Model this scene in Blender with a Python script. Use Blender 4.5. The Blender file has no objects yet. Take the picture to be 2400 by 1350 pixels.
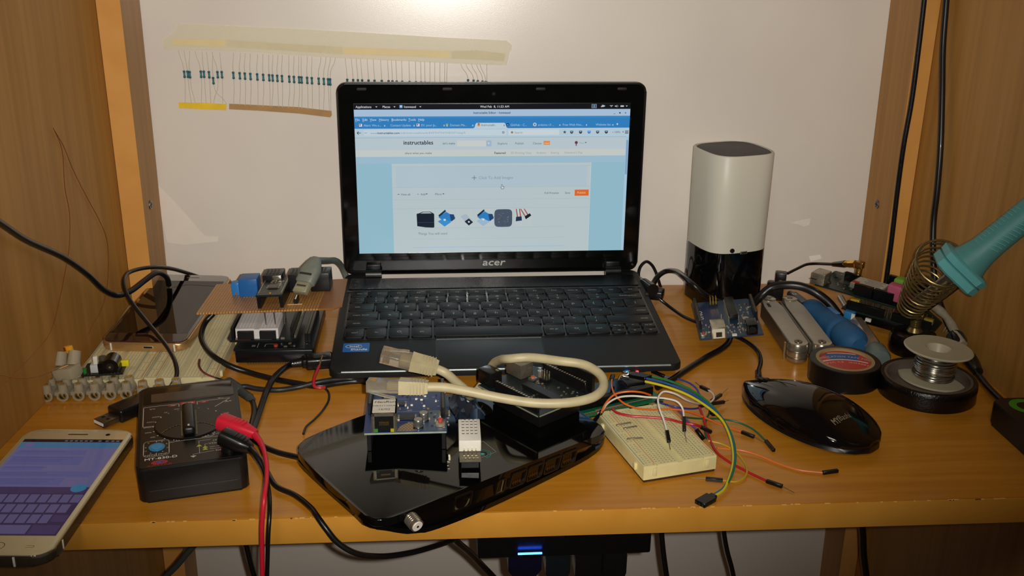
import bpy, bmesh, math, random
from math import sin, cos, pi, radians, sqrt, atan2
from mathutils import Matrix, Vector
V = Vector
SC = bpy.context.scene
COL = SC.collection
random.seed(7)

# ------------------------------------------------------------------ camera
CF, CP, CY, CR, CH = 2454.41, 0.35625, 0.07412, 0.01304, 0.36709
fw = V((sin(CY)*cos(CP), cos(CY)*cos(CP), -sin(CP)))
r0 = V((cos(CY), -sin(CY), 0)); u0 = r0.cross(fw)
rt = r0*cos(CR) + u0*sin(CR); up = -r0*sin(CR) + u0*cos(CR)
CAM = V((0, 0, CH))
def ray(x, y): return fw + rt*((x-1200)/CF) + up*((675-y)/CF)
def G(x, y, z=0.0):                       # point at height z (metres)
    d = ray(x, y); return CAM + d*((z-CH)/d.z)
def GY(x, y, Y):                          # point at depth Y
    d = ray(x, y); return CAM + d*(Y/d.y)
def GX(x, y, X):
    d = ray(x, y); return CAM + d*(X/d.x)

# ------------------------------------------------------------------ materials
def lin(h):
    h = h.lstrip('#'); c = [int(h[i:i+2], 16)/255 for i in (0, 2, 4)]
    return tuple((v/12.92 if v <= .04045 else ((v+.055)/1.055)**2.4) for v in c) + (1,)
MATS = {}
def m(h, rough=.45, metal=0., bump=0., var=.06, scale=300., emit=0., trans=0., coat=0., spec=.5, alpha=1., ior=1.45, aniso=None):
    key = (h, rough, metal, bump, var, scale, emit, trans, coat, spec, alpha, ior, aniso)
    if key in MATS: return MATS[key]
    mt = bpy.data.materials.new('surface_'+h.lstrip('#')); mt.use_nodes = True
    nt = mt.node_tree; b = nt.nodes['Principled BSDF']; L = nt.links
    b.inputs['Base Color'].default_value = lin(h)
    b.inputs['Roughness'].default_value = rough
    b.inputs['Metallic'].default_value = metal
    b.inputs['Specular IOR Level'].default_value = spec
    b.inputs['IOR'].default_value = ior
    b.inputs['Coat Weight'].default_value = coat
    b.inputs['Coat Roughness'].default_value = .04
    b.inputs['Transmission Weight'].default_value = trans
    b.inputs['Alpha'].default_value = alpha
    if emit > 0:
        b.inputs['Base Color'].default_value = (.004, .004, .005, 1)
        b.inputs['Emission Color'].default_value = lin(h)
        b.inputs['Emission Strength'].default_value = emit
    elif var > 0:
        tc = nt.nodes.new('ShaderNodeTexCoord'); n = nt.nodes.new('ShaderNodeTexNoise')
        n.inputs['Scale'].default_value = scale; n.inputs['Detail'].default_value = 4
        mp = nt.nodes.new('ShaderNodeMapping')
        if aniso: mp.inputs['Scale'].default_value = aniso
        L.new(tc.outputs['Object'], mp.inputs['Vector']); L.new(mp.outputs['Vector'], n.inputs['Vector'])
        mx = nt.nodes.new('ShaderNodeMix'); mx.data_type = 'RGBA'
        c = lin(h)
        mx.inputs['A'].default_value = tuple(v*(1-var*2) for v in c[:3]) + (1,)
        mx.inputs['B'].default_value = tuple(min(1, v*(1+var*2)) for v in c[:3]) + (1,)
        L.new(n.outputs['Fac'], mx.inputs['Factor']); L.new(mx.outputs['Result'], b.inputs['Base Color'])
        mr = nt.nodes.new('ShaderNodeMapRange')
        mr.inputs['To Min'].default_value = max(0, rough-var*.5); mr.inputs['To Max'].default_value = min(1, rough+var*.9)
        L.new(n.outputs['Fac'], mr.inputs['Value']); L.new(mr.outputs['Result'], b.inputs['Roughness'])
        if bump > 0:
            bp = nt.nodes.new('ShaderNodeBump'); bp.inputs['Strength'].default_value = bump
            bp.inputs['Distance'].default_value = .0004
            L.new(n.outputs['Fac'], bp.inputs['Height']); L.new(bp.outputs['Normal'], b.inputs['Normal'])
    MATS[key] = mt
    return mt

def wood(name, dark, light, grain, rough, coat=0., spec=.5, crough=.12):
    """laminate with long fine grain; grain = mapping scale per axis"""
    mt = bpy.data.materials.new(name); mt.use_nodes = True
    nt = mt.node_tree; b = nt.nodes['Principled BSDF']; L = nt.links
    tc = nt.nodes.new('ShaderNodeTexCoord')
    def noise(sc, det, dist):
        mp = nt.nodes.new('ShaderNodeMapping'); mp.inputs['Scale'].default_value = sc
        n = nt.nodes.new('ShaderNodeTexNoise'); n.inputs['Scale'].default_value = 1; n.inputs['Detail'].default_value = det
        n.inputs['Distortion'].default_value = dist
        L.new(tc.outputs['Object'], mp.inputs['Vector']); L.new(mp.outputs['Vector'], n.inputs['Vector']); return n
    n1 = noise(grain, 5, .3); n2 = noise(tuple(g*.13 for g in grain), 3, .8)
    mx = nt.nodes.new('ShaderNodeMix'); mx.data_type = 'FLOAT'; mx.inputs['Factor'].default_value = .45
    L.new(n1.outputs['Fac'], mx.inputs['A']); L.new(n2.outputs['Fac'], mx.inputs['B'])
    cr = nt.nodes.new('ShaderNodeValToRGB'); cr.color_ramp.elements[0].position = .36; cr.color_ramp.elements[1].position = .64
    cr.color_ramp.elements[0].color = lin(dark); cr.color_ramp.elements[1].color = lin(light)
    L.new(mx.outputs['Result'], cr.inputs['Fac']); L.new(cr.outputs['Color'], b.inputs['Base Color'])
    b.inputs['Roughness'].default_value = rough; b.inputs['Coat Weight'].default_value = coat
    b.inputs['Coat Roughness'].default_value = crough; b.inputs['Specular IOR Level'].default_value = spec
    bp = nt.nodes.new('ShaderNodeBump'); bp.inputs['Strength'].default_value = .06; bp.inputs['Distance'].default_value = .0003
    L.new(n1.outputs['Fac'], bp.inputs['Height']); L.new(bp.outputs['Normal'], b.inputs['Normal'])
    return mt

# ------------------------------------------------------------------ mesh builder
TXT = {}
def text_mesh(s, bold=False):
    k = s
    if k in TXT: return TXT[k]
    cu = bpy.data.curves.new('t', 'FONT'); cu.body = s; cu.size = 1; cu.resolution_u = 2; cu.align_x = 'LEFT'
    ob = bpy.data.objects.new('t', cu)
    me = bpy.data.meshes.new_from_object(ob)
    vs = [tuple(v.co) for v in me.vertices]; fs = [tuple(p.vertices) for p in me.polygons]
    bpy.data.objects.remove(ob); bpy.data.curves.remove(cu); bpy.data.meshes.remove(me)
    TXT[k] = (vs, fs); return TXT[k]

class MB:
    def __init__(s): s.v = []; s.f = []; s.mi = []; s.mats = []; s.M = Matrix.Identity(4); s.stk = []
    def at(s, x=0, y=0, z=0, rx=0, ry=0, rz=0):        # set local transform
        s.M = Matrix.Translation((x, y, z)) @ Matrix.Rotation(rz, 4, 'Z') @ Matrix.Rotation(ry, 4, 'Y') @ Matrix.Rotation(rx, 4, 'X'); return s
    def setM(s, M): s.M = M; return s
    def slot(s, mt):
        if mt not in s.mats: s.mats.append(mt)
        return s.mats.index(mt)
    def raw(s, vs, fs, mt):
        b = len(s.v); M = s.M
        s.v += [M @ V(v) for v in vs]; i = s.slot(mt)
        for f in fs: s.f.append([b+k for k in f]); s.mi.append(i)
        return s
    def box(s, c, d, mt, bev=0, seg=2):
        x, y, z = (k/2 for k in d)
        if bev <= 0:
            vs = [(c[0]+i*x, c[1]+j*y, c[2]+k*z) for k in (-1, 1) for j in (-1, 1) for i in (-1, 1)]
            return s.raw(vs, [(0, 2, 3, 1), (4, 5, 7, 6), (0, 1, 5, 4), (2, 6, 7, 3), (0, 4, 6, 2), (1, 3, 7, 5)], mt)
        bm = bmesh.new(); bmesh.ops.create_cube(bm, size=1)
        for v in bm.verts: v.co = V((c[0]+v.co.x*d[0], c[1]+v.co.y*d[1], c[2]+v.co.z*d[2]))
        bmesh.ops.bevel(bm, geom=list(bm.edges), offset=min(bev, min(d)*.49), segments=seg, affect='EDGES', profile=.5)
        return s.bm(bm, mt)
    def bm(s, bm, mt):
        bm.verts.index_update()
        s.raw([v.co.copy() for v in bm.verts], [[v.index for v in f.verts] for f in bm.faces], mt); bm.free(); return s
    def prism(s, pts, z0, z1, mt, bev=0, seg=2, both=False, ztop=None):
        """polygon (ccw, xy) extruded; ztop(x,y) optional; bevels the top (and bottom) rim"""
        bm = bmesh.new(); n = len(pts)
        a = [bm.verts.new((x, y, z0)) for x, y in pts]
        b = [bm.verts.new((x, y, ztop(x, y) if ztop else z1)) for x, y in pts]
        bot = bm.faces.new(a[::-1]); top = bm.faces.new(b)
        for i in range(n): bm.faces.new((a[i], a[(i+1) % n], b[(i+1) % n], b[i]))
        if bev > 0:
            es = list(top.edges) + (list(bot.edges) if both else [])
            bmesh.ops.bevel(bm, geom=es, offset=bev, segments=seg, affect='EDGES', profile=.5)
        return s.bm(bm, mt)
    def quad(s, x0, y0, x1, y1, z, mt): return s.raw([(x0, y0, z), (x1, y0, z), (x1, y1, z), (x0, y1, z)], [(0, 1, 2, 3)], mt)
    def poly(s, pts, mt, z=None):
        vs = [(p[0], p[1], z if z is not None else p[2]) for p in pts]
        return s.raw(vs, [tuple(range(len(vs)))], mt)
    def line(s, pts, w, z, mt):                         # flat stroke on a plane
        for (x0, y0), (x1, y1) in zip(pts, pts[1:]):
            d = V((x1-x0, y1-y0)); 
            if d.length < 1e-9: continue
            d.normalize(); n = V((-d.y, d.x))*w/2; e = d*w/2
            s.raw([(x0-e.x+n.x, y0-e.y+n.y, z), (x0-e.x-n.x, y0-e.y-n.y, z), (x1+e.x-n.x, y1+e.y-n.y, z), (x1+e.x+n.x, y1+e.y+n.y, z)], [(0, 1, 2, 3)], mt)
        return s
    def disc(s, x, y, z, r, mt, n=20, ry=None):
        ry = ry or r
        return s.poly([(x+r*cos(2*pi*i/n), y+ry*sin(2*pi*i/n)) for i in range(n)], mt, z)
    def cyl(s, p0, p1, r, mt, n=16, r1=None):
        p0 = V(p0); p1 = V(p1); r1 = r if r1 is None else r1
        d = (p1-p0).normalized(); a = d.orthogonal().normalized(); b = d.cross(a)
        vs = [p0 + (a*cos(2*pi*i/n)+b*sin(2*pi*i/n))*r for i in range(n)] + [p1 + (a*cos(2*pi*i/n)+b*sin(2*pi*i/n))*r1 for i in range(n)]
        fs = [(i, (i+1) % n, n+(i+1) % n, n+i) for i in range(n)] + [tuple(range(n-1, -1, -1)), tuple(range(n, 2*n))]
        return s.raw(vs, fs, mt)
    def lathe(s, prof, mt, n=32, c=(0, 0, 0)):         # profile [(r,z)] bottom to top, closed ends if r==0
        vs = []; fs = []
        for r, z in prof: vs += [(c[0]+r*cos(2*pi*i/n), c[1]+r*sin(2*pi*i/n), c[2]+z) for i in range(n)]
        for k in range(len(prof)-1):
            for i in range(n):
                j = (i+1) % n; fs.append((k*n+i, k*n+j, (k+1)*n+j, (k+1)*n+i))
        return s.raw(vs, fs, mt)
    def loft(s, rings, mt, close=True):                # rings = list of lists of 3D points, same count
        n = len(rings[0]); vs = [p for r in rings for p in r]; fs = []
        for k in range(len(rings)-1):
            for i in range(n):
                j = (i+1) % n; fs.append((k*n+i, k*n+j, (k+1)*n+j, (k+1)*n+i))
        if close: fs += [tuple(range(n-1, -1, -1)), tuple(range((len(rings)-1)*n, len(rings)*n))]
        return s.raw(vs, fs, mt)
    def tube(s, pts, r, mt, n=8, sub=6, spline=True, cap=True, ell=1.0):
        P = smooth(pts, sub) if spline and len(pts) > 2 else [V(p) for p in pts]
        rr = r if callable(r) else (lambda t: r)
        N = len(P); T = []
        for i in range(N):
            d = P[min(i+1, N-1)]-P[max(i-1, 0)]; T.append(d.normalized())
        a = T[0].orthogonal().normalized() if abs(T[0].z) > .9 else T[0].cross(V((0, 0, 1))).normalized()
        vs = []
        for i in range(N):
            a = (a - T[i]*a.dot(T[i])).normalized(); b = T[i].cross(a); R = rr(i/(N-1))
            vs += [P[i] + a*cos(2*pi*k/n)*R + b*sin(2*pi*k/n)*R*ell for k in range(n)]
        fs = [(i*n+k, i*n+(k+1) % n, (i+1)*n+(k+1) % n, (i+1)*n+k) for i in range(N-1) for k in range(n)]
        if cap: fs += [tuple(range(n-1, -1, -1)), tuple(range((N-1)*n, N*n))]
        return s.raw(vs, fs, mt)
    def text(s, t, x, y, size, mt, z=0, align='L', xs=1.0, rot=0, italic=0, bold=0):
        vs, fs = text_mesh(t)
        if not vs: return s
        w = max(v[0] for v in vs)*size*xs
        ox = {'L': 0, 'C': -w/2, 'R': -w}[align]; c, sn = cos(rot), sin(rot)
        for k in range(1+bold*2):
            o = (0, 0) if k == 0 else ((size*.03, 0) if k == 1 else (0, size*.03))
            out = []
            for v in vs:
                a = v[0]*size*xs+ox+v[1]*size*italic+o[0]; b = v[1]*size+o[1]
                out.append((x+a*c-b*sn, y+a*sn+b*c, z+k*1e-6))
            s.raw(out, fs, mt)
        return s
    def done(s, name, parent=None, sharp=38, label=None):
        me = bpy.data.meshes.new(name); me.from_pydata([tuple(v) for v in s.v], [], s.f)
        for mt in s.mats: me.materials.append(mt)
        me.polygons.foreach_set('material_index', s.mi)
        me.polygons.foreach_set('use_smooth', [True]*len(s.f))
        me.set_sharp_from_angle(angle=radians(sharp)); me.update()
        ob = bpy.data.objects.new(name, me); COL.objects.link(ob)
        if parent is not None: ob.parent = parent
        if label: ob['label'] = label
        return ob

def smooth(pts, sub=6):
    P = [V(p) for p in pts]; out = []
    E = [P[0]*2-P[1]] + P + [P[-1]*2-P[-2]]
    for i in range(1, len(E)-2):
        p0, p1, p2, p3 = E[i-1:i+3]
        d1 = max((p1-p0).length, 1e-6)**.5; d2 = max((p2-p1).length, 1e-6)**.5; d3 = max((p3-p2).length, 1e-6)**.5
        m1 = ((p1-p0)/d1-(p2-p0)/(d1+d2)+(p2-p1)/d2)*d2; m2 = ((p2-p1)/d2-(p3-p1)/(d2+d3)+(p3-p2)/d3)*d2
        for k in range(sub):
            t = k/sub; t2 = t*t; t3 = t2*t
            out.append(p1*(2*t3-3*t2+1)+m1*(t3-2*t2+t)+p2*(-2*t3+3*t2)+m2*(t3-t2))
    out.append(P[-1]); return out

def pose(o, rx, ry, rz):
    return Matrix.Translation(o) @ Matrix.Rotation(radians(rz), 4, 'Z') @ Matrix.Rotation(radians(ry), 4, 'Y') @ Matrix.Rotation(radians(rx), 4, 'X')
def rrect(x0, y0, x1, y1, r, n=5):
    out = []
    for cx, cy, a in ((x1-r, y0+r, -pi/2), (x1-r, y1-r, 0), (x0+r, y1-r, pi/2), (x0+r, y0+r, pi)):
        out += [(cx+r*cos(a+pi/2*i/n), cy+r*sin(a+pi/2*i/n)) for i in range(n+1)]
    return out

def tag(o, label, cat, group=None, kind=None):
    o['label'] = label; o['category'] = cat
    if group: o['group'] = group
    if kind: o['kind'] = kind
    return o
def thing(name, label, cat, M=None, group=None):
    o = bpy.data.objects.new(name, None); o.empty_display_size = .01; COL.objects.link(o)
    if M is not None: o.matrix_world = M
    return tag(o, label, cat, group)
def frame(o, xd, zd=(0, 0, 1)):
    x = V(xd).normalized(); z = V(zd); z = (z - x*z.dot(x)).normalized(); y = z.cross(x)
    M = Matrix((x, y, z)).transposed().to_4x4(); M.translation = V(o); return M
def fpx(p0, p1, z=0, z1=None):              # frame at G(p0) with x axis towards G(p1)
    a = G(*p0, z); b = G(*p1, z if z1 is None else z1); return frame(a, b-a)
def cable(name, label, cat, pts, r, mt, n=10, sub=7, group=None, ell=1.0):
    """pts in world; becomes one top-level mesh with its origin at the first point"""
    o = V(pts[0]); b = MB(); b.tube([V(p)-o for p in pts], r, mt, n, sub, ell=ell)
    ob = b.done(name); ob.location = o; return tag(ob, label, cat, group)
def P3(*a): return [G(x, y, z) for x, y, z in a]    # (px, py, height) triples
BLK = lambda r=.35: m('#0b0b0c', r, var=.05)
# ------------------------------------------------------------------ setting: cabinet niche
YF, YW, XL, XR = .575, .9875, -.3068, .4490
WHL, WHR = -.2656, .4290          # edges of the bare wall between the battens
desk_wood = wood('desk_laminate', '#b07018', '#c68626', (9, 170, 170), .34, coat=.28, crough=.13, spec=.35)
side_wood = wood('side_laminate', '#9e7032', '#b68644', (120, 120, 5), .45, spec=.25)
band_wood = wood('edge_band', '#bd822c', '#c58b36', (40, 40, 40), .5, spec=.25)
bband_wood = wood('batten_band', '#cb9048', '#d49a52', (40, 40, 40), .5, spec=.25)
TW = math.tan(radians(1.5))                   # the back wall leans back very slightly
def WP(x, y, off=0.0):                        # point on the wall (or off in front of it)
    d = ray(x, y); n = V((0, 1, -TW)); return CAM + d*(((YW-off) - n.dot(CAM))/n.dot(d))
def XLf(y): return -.2855-.089*(.94-y)
def XRf(y): return .4468+.012*(.94-y)
def wallmat():
    mt = bpy.data.materials.new('painted_wall'); mt.use_nodes = True
    nt = mt.node_tree; b = nt.nodes['Principled BSDF']; L = nt.links
    b.inputs['Roughness'].default_value = .25; b.inputs['Specular IOR Level'].default_value = 1.0
    tc = nt.nodes.new('ShaderNodeTexCoord')
    n = nt.nodes.new('ShaderNodeTexNoise'); n.inputs['Scale'].default_value = 1800; n.inputs['Detail'].default_value = 2
    n2 = nt.nodes.new('ShaderNodeTexNoise'); n2.inputs['Scale'].default_value = 7; n2.inputs['Detail'].default_value = 3
    L.new(tc.outputs['Object'], n.inputs['Vector']); L.new(tc.outputs['Object'], n2.inputs['Vector'])
    cr = nt.nodes.new('ShaderNodeValToRGB'); cr.color_ramp.elements[0].position = .3; cr.color_ramp.elements[1].position = .7
    cr.color_ramp.elements[0].color = lin('#d9d0c6'); cr.color_ramp.elements[1].color = lin('#e1d9ce')
    L.new(n2.outputs['Fac'], cr.inputs['Fac']); L.new(cr.outputs['Color'], b.inputs['Base Color'])
    bp = nt.nodes.new('ShaderNodeBump'); bp.inputs['Strength'].default_value = .16; bp.inputs['Distance'].default_value = .0002
    L.new(n.outputs['Fac'], bp.inputs['Height']); L.new(bp.outputs['Normal'], b.inputs['Normal'])
    return mt
def wy(z): return YW+z*TW
b = MB(); b.loft([[(x, wy(z)+d, z) for x, d in ((-.5, 0), (.62, 0), (.62, .02), (-.5, .02))] for z in (-.70, .8)], wallmat())
o = b.done('wall_back'); tag(o, 'off-white painted wall behind the open wooden cabinet', 'wall', kind='structure')
TH = .0182
def panel(name, f, sg, lab):
    b = MB(); b.prism([(f(.26), .26), (f(1.01), 1.01), (f(1.01)+sg*.018, 1.01), (f(.26)+sg*.018, .26)][::(1 if sg < 0 else -1)], -.70, .8, side_wood, .0006, 1)
    tag(b.done(name), lab, 'wall', kind='structure')
panel('wall_left', XLf, -1, 'orange-brown wooden side panel of the cabinet at the left')
panel('wall_right', XRf, 1, 'orange-brown wooden side panel of the cabinet at the right')
# battens between side panel and wall: bright front edge, receding inner face
def batten(name, x0, x1, yf, label, scr):
    b = MB()
    b.loft([[(x0, yf, z), (x1, yf, z), (x1, wy(z)-.0004, z), (x0, wy(z)-.0004, z)] for z in (-.69, .8)], side_wood)
    b.box(((x0+x1)/2, yf-.0003, .055), (x1-x0, .0006, 1.49), bband_wood)
    o = b.done(name); tag(o, label, 'cabinet batten', kind='structure')
    s = MB(); sx, nx = scr
    p = GX(*sx, nx)
    sg = 1 if name == 'trim_1' else -1
    s.cyl((p.x-sg*.001, p.y, p.z), (p.x+sg*.0009, p.y, p.z), .0042, m('#8a8a86', .35, 1, var=.2), 20)
    s.box((p.x+sg*.001, p.y, p.z), (.0003, .0055, .0011), m('#202020', .5)); s.box((p.x+sg*.001, p.y, p.z), (.0003, .0011, .0055), m('#202020', .5))
    s.done('screw', o)
BFL = GX(281, 0, WHL).y; BFR = GX(2160, 0, WHR).y
batten('trim_1', XLf(BFL)+.0005, WHL, BFL, 'upright wooden batten against the wall beside the left side panel', ((352, 480), WHL))
batten('trim_2', WHR, XRf(BFR)-.0005, BFR, 'upright wooden batten against the wall beside the right side panel', ((2056, 479), WHR))
# desk shelf
t = thing('desk_shelf', 'orange wood laminate shelf the laptop and tools lie on', 'shelf', Matrix.Translation((0, YF, 0)))
b = MB(); b.prism([(XLf(YF+.001)+.0003, .001), (XRf(YF+.001)-.0003, .001), (XRf(YW)-.0003, YW-YF-.001), (XLf(YW)+.0003, YW-YF-.001)], -TH, 0, desk_wood); b.done('board', t)
XA, XB = XLf(YF), XRf(YF)
b = MB(); b.box(((XA+XB)/2, -.0004, -TH/2), (XB-XA-.0006, .0012, TH+.0004), band_wood, .0003)
rr = random.Random(3)
chip = m('#e8b060', .4)
for i in range(60):
    x = rr.uniform(XA+.01, XB-.01); b.box((x, -.0006, .0001), (rr.uniform(.001, .004), .0008, rr.uniform(.0003, .0007)), chip if rr.random() < .93 else m('#7a4a1c', .7))
b.done('edge_band', t, label='pale chipped edging strip')
# lower shelf board the niche stands on, far below
b = MB(); b.box((.07, .62, -.71), (1.0, .72, .018), side_wood)
tag(b.done('floor'), 'wooden cabinet floor far below the shelf', 'floor', kind='structure')

# ------------------------------------------------------------------ camera and lights
cd = bpy.data.cameras.new('camera'); cam = bpy.data.objects.new('camera', cd); COL.objects.link(cam)
Mc = Matrix((rt, up, -fw)).transposed().to_4x4(); Mc.translation = CAM; cam.matrix_world = Mc
cd.sensor_width = 36; cd.lens = CF/2400*36; cd.clip_start = .01; cd.clip_end = 20
SC.camera = cam
vs = SC.view_settings
vs.view_transform = 'Standard'; vs.look = 'None'; vs.gamma = 1; vs.exposure = 0; vs.use_curve_mapping = False
# the phone's flash, a little beside its lens
ld = bpy.data.lights.new('phone_flash', 'SPOT'); ld.energy = 24; ld.color = (1, .95, .88); ld.shadow_soft_size = .0035
ld.spot_size = radians(76); ld.spot_blend = 1.0
lo = bpy.data.objects.new('phone_flash', ld); COL.objects.link(lo)
lo.location = CAM + rt*.015 + up*.004
aim = GY(1090, 180, .985)
lo.rotation_euler = (aim-lo.location).to_track_quat('-Z', 'Y').to_euler()
# room light: a warm ceiling lamp behind and above the photographer
ad = bpy.data.lights.new('ceiling_lamp', 'AREA'); ad.energy = 6; ad.size = .5; ad.color = (1, .90, .72)
ao = bpy.data.objects.new('ceiling_lamp', ad); COL.objects.link(ao); ao.location = (-.3, -.9, 1.7)
ao.rotation_euler = (V((.05, .8, .1))-V(ao.location)).to_track_quat('-Z', 'Y').to_euler()
w = bpy.data.worlds.new('room'); SC.world = w; w.use_nodes = True
w.node_tree.nodes['Background'].inputs['Color'].default_value = (.5, .45, .37, 1)
w.node_tree.nodes['Background'].inputs['Strength'].default_value = .06
# ------------------------------------------------------------------ laptop
LX, LY, LYAW, INC, TILT, HB = -.0882, .7628, .00984, .0544, .0120, .1995
ex = V((cos(LYAW), sin(LYAW), 0)); e0 = V((-sin(LYAW), cos(LYAW), 0))
lap = thing('laptop', 'open black netbook with a lit browser window in the middle of the shelf', 'laptop', frame((LX, LY, 0), ex))
ey = V((0, cos(INC), sin(INC)))
BM = Matrix.Translation((0, 0, .014)) @ Matrix.Rotation(INC, 4, 'X')      # keyboard-deck plane in laptop space
blkp = m('#121414', .46, var=.12, scale=900, bump=.15, spec=.35); gl = m('#08090a', .1, var=.04)
def rr_notch():
    o = rrect(0, -.002, .285, .2, .009, 5)
    out = []
    for p in o: out.append(p)
    # insert the notch between the hinges at the rear
    i = max(k for k, p in enumerate(out) if p[1] > .19 and p[0] > .2)
    return out[:i+1] + [(.2560, .2), (.2555, .187), (.0355, .187), (.0350, .2)] + out[i+1:]
b = MB()
bmx = bmesh.new(); pts_ = rr_notch(); zb = lambda y: .0085 if y < .004 else (.0085-(y-.004)/.02*.0065 if y < .024 else .002)
# outline gets extra points so that the underside can be cut back at the front
po = []
for (xa, ya), (xb, yb) in zip(pts_, pts_[1:]+pts_[:1]):
    po.append((xa, ya))
    for yy in (.024,):
        if (ya-yy)*(yb-yy) < 0: tt_ = (yy-ya)/(yb-ya); po.append((xa+(xb-xa)*tt_, yy))
A_ = [bmx.verts.new((x, y, zb(y))) for x, y in po]; B_ = [bmx.verts.new((x, y, .014+y*math.tan(INC))) for x, y in po]; n_ = len(po)
tf_ = bmx.faces.new(B_)
for i in range(n_): bmx.faces.new((A_[i], A_[(i+1) % n_], B_[(i+1) % n_], B_[i]))
fr = [v for v in A_ if v.co.y < .0241]; bk = [v for v in A_ if v.co.y > .0239]
bmx.faces.new(fr[::-1]) if False else None
bmesh.ops.contextual_create(bmx, geom=A_)
bmesh.ops.triangulate(bmx, faces=[f for f in bmx.faces if all(v in A_ for v in f.verts)])
bmesh.ops.bevel(bmx, geom=list(tf_.edges), offset=.0015, segments=3, affect='EDGES', profile=.5)
b.bm(bmx, blkp)
b.M = BM
# silver line in front of the deck and at the ridge
b.cyl((.0100, -.0016, -.0004), (.2750, -.0016, -.0004), .0008, m('#9aa6a2', .3, .5), 8)
b.prism(rrect(.004, .1555, .281, .1565, .0004, 2), 0, .0012, m('#39403e', .3), .0003)
b.prism(rrect(.006, .157, .279, .1865, .003, 3), -.0004, .0008, m('#0d0e0f', .24, var=.1, scale=2500, bump=.35, spec=.8), 0, ztop=lambda x, y: .0022-(y-.157)*.065)
b.M = Matrix.Identity(4)
for x in (.03, .255):
    for y in (.02, .17): b.cyl((x, y, 0), (x, y, .002), .006, BLK(.7), 16)
base = b.done('base', lap)
# touchpad
b = MB(); b.M = BM; b.prism(rrect(.0858, .003, .1748, .0515, .0025, 3), 0, .0004, m('#161a19', .42, var=.1, scale=1200, spec=.4), .0002)
b.box((.1303, .0520, .0004), (.089, .0007, .0007), m('#8b9492', .3, .7))
b.box((.0855, .027, .0003), (.0005, .049, .0005), m('#0a0a0a', .4)); b.box((.1751, .027, .0003), (.0005, .049, .0005), m('#0a0a0a', .4))
b.done('touchpad', lap)
# keys
kp = m('#0b0c0c', .42, var=.1, scale=700, spec=.3); ink = m('#a8a8a2', .5, var=0)
tray = MB(); tray.M = BM; tray.prism(rrect(.0065, .0545, .2785, .1545, .003, 3), .0001, .0003, m('#161818', .26, var=.1, spec=.7), .0001); tray.done('keyboard_tray', lap)
kb = bpy.data.objects.new('keyboard', None); COL.objects.link(kb); kb.parent = lap
def key(x0, x1, y0, y1, legs):
    b = MB(); b.M = BM
    b.prism(rrect(x0+.0009, y0+.0009, x1-.0009, y1-.0009, .0017, 3), .0002, .0021, kp, .0006, 2)
    cx, cy = (x0+x1)/2, (y0+y1)/2
    for t, dx, dy, sz in legs: b.text(t, cx+dx/1000, cy+dy/1000-sz*.0003, sz/1000, ink, .00215, 'C', xs=1.15)
    b.done('key', kb)
P = .01905
def row(y0, y1, ks):
    for x0, x1, legs in ks: key(x0, x1, y0, y1, legs)
def L1(s): return [(s, 0, 0, 5.4)]
def LT(s, z=3.3, dx=0, dy=0): return [(s, dx, dy, z)]
x0 = .0075
fl = ['esc', '<-', '->', 'c', '[]', '[=', '-*', '+*', 'm', '-', '+']
fl = ['esc', '←', '→', '↻', '▭', '▯', '☼', '☀', '×', '-', '+']
names = ['esc', 'F1', 'F2', 'F3', 'F4', 'F5', 'F6', 'F7', 'F8', 'F9', 'F10', 'num lk', 'pause', 'ins', 'del']
w = (.2775-x0)/15
row(.1400, .1540, [(x0+i*w, x0+(i+1)*w, LT(names[i], 3.0)) for i in range(15)])
nums = [('~', '`'), ('!', '1'), ('@', '2'), ('#', '3'), ('$', '4'), ('%', '5'), ('^', '6'), ('&', '7'), ('*', '8'), ('(', '9'), (')', '0'), ('_', '-'), ('+', '=')]
w = .0185; xs = x0; ks = []
for i, (a, c) in enumerate(nums):
    ww = .0150 if i == 0 else w
    ks.append((xs, xs+ww, [(a, 0, 3.2, 4.4), (c, 0, -3.0, 4.4)])); xs += ww
ks.append((xs, .2775, LT('backspace', 3.4, 3))); row(.1260, .1400, ks)
xs = x0+.0245; ks = [(x0, xs, LT('tab', 3.4, -3.5))]
for c in 'qwertyuiop': ks.append((xs, xs+.0188, L1(c))); xs += .0188
for a in ('{', '}'): ks.append((xs, xs+.0188, [(a, 0, 0, 5.0)])); xs += .0188
ks.append((xs, .2775, [('|', 0, 0, 5)])); row(.1085, .1260, ks)
xs = x0+.0285; ks = [(x0, xs, LT('caps lock', 3.3, -1.5))]
for c in 'asdfghjkl': ks.append((xs, xs+.0188, L1(c))); xs += .0188
for a in (':', '"'): ks.append((xs, xs+.0188, [(a, 0, 0, 5)])); xs += .0188
ks.append((xs, .2775, LT('enter', 3.4, 10))); row(.0915, .1085, ks)
xs = x0+.0375; ks = [(x0, xs, LT('shift', 3.4, -9))]
for c in 'zxcvbnm': ks.append((xs, xs+.0191, L1(c))); xs += .0191
for a, c in (('<', ','), ('>', '.'), ('?', '/')): ks.append((xs, xs+.0191, [(a, 0, 3, 4.4), (c, 0, -3.5, 4.8)])); xs += .0191
ks.append((xs, .2775, LT('shift', 3.4, 13))); row(.0745, .0915, ks)
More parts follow.
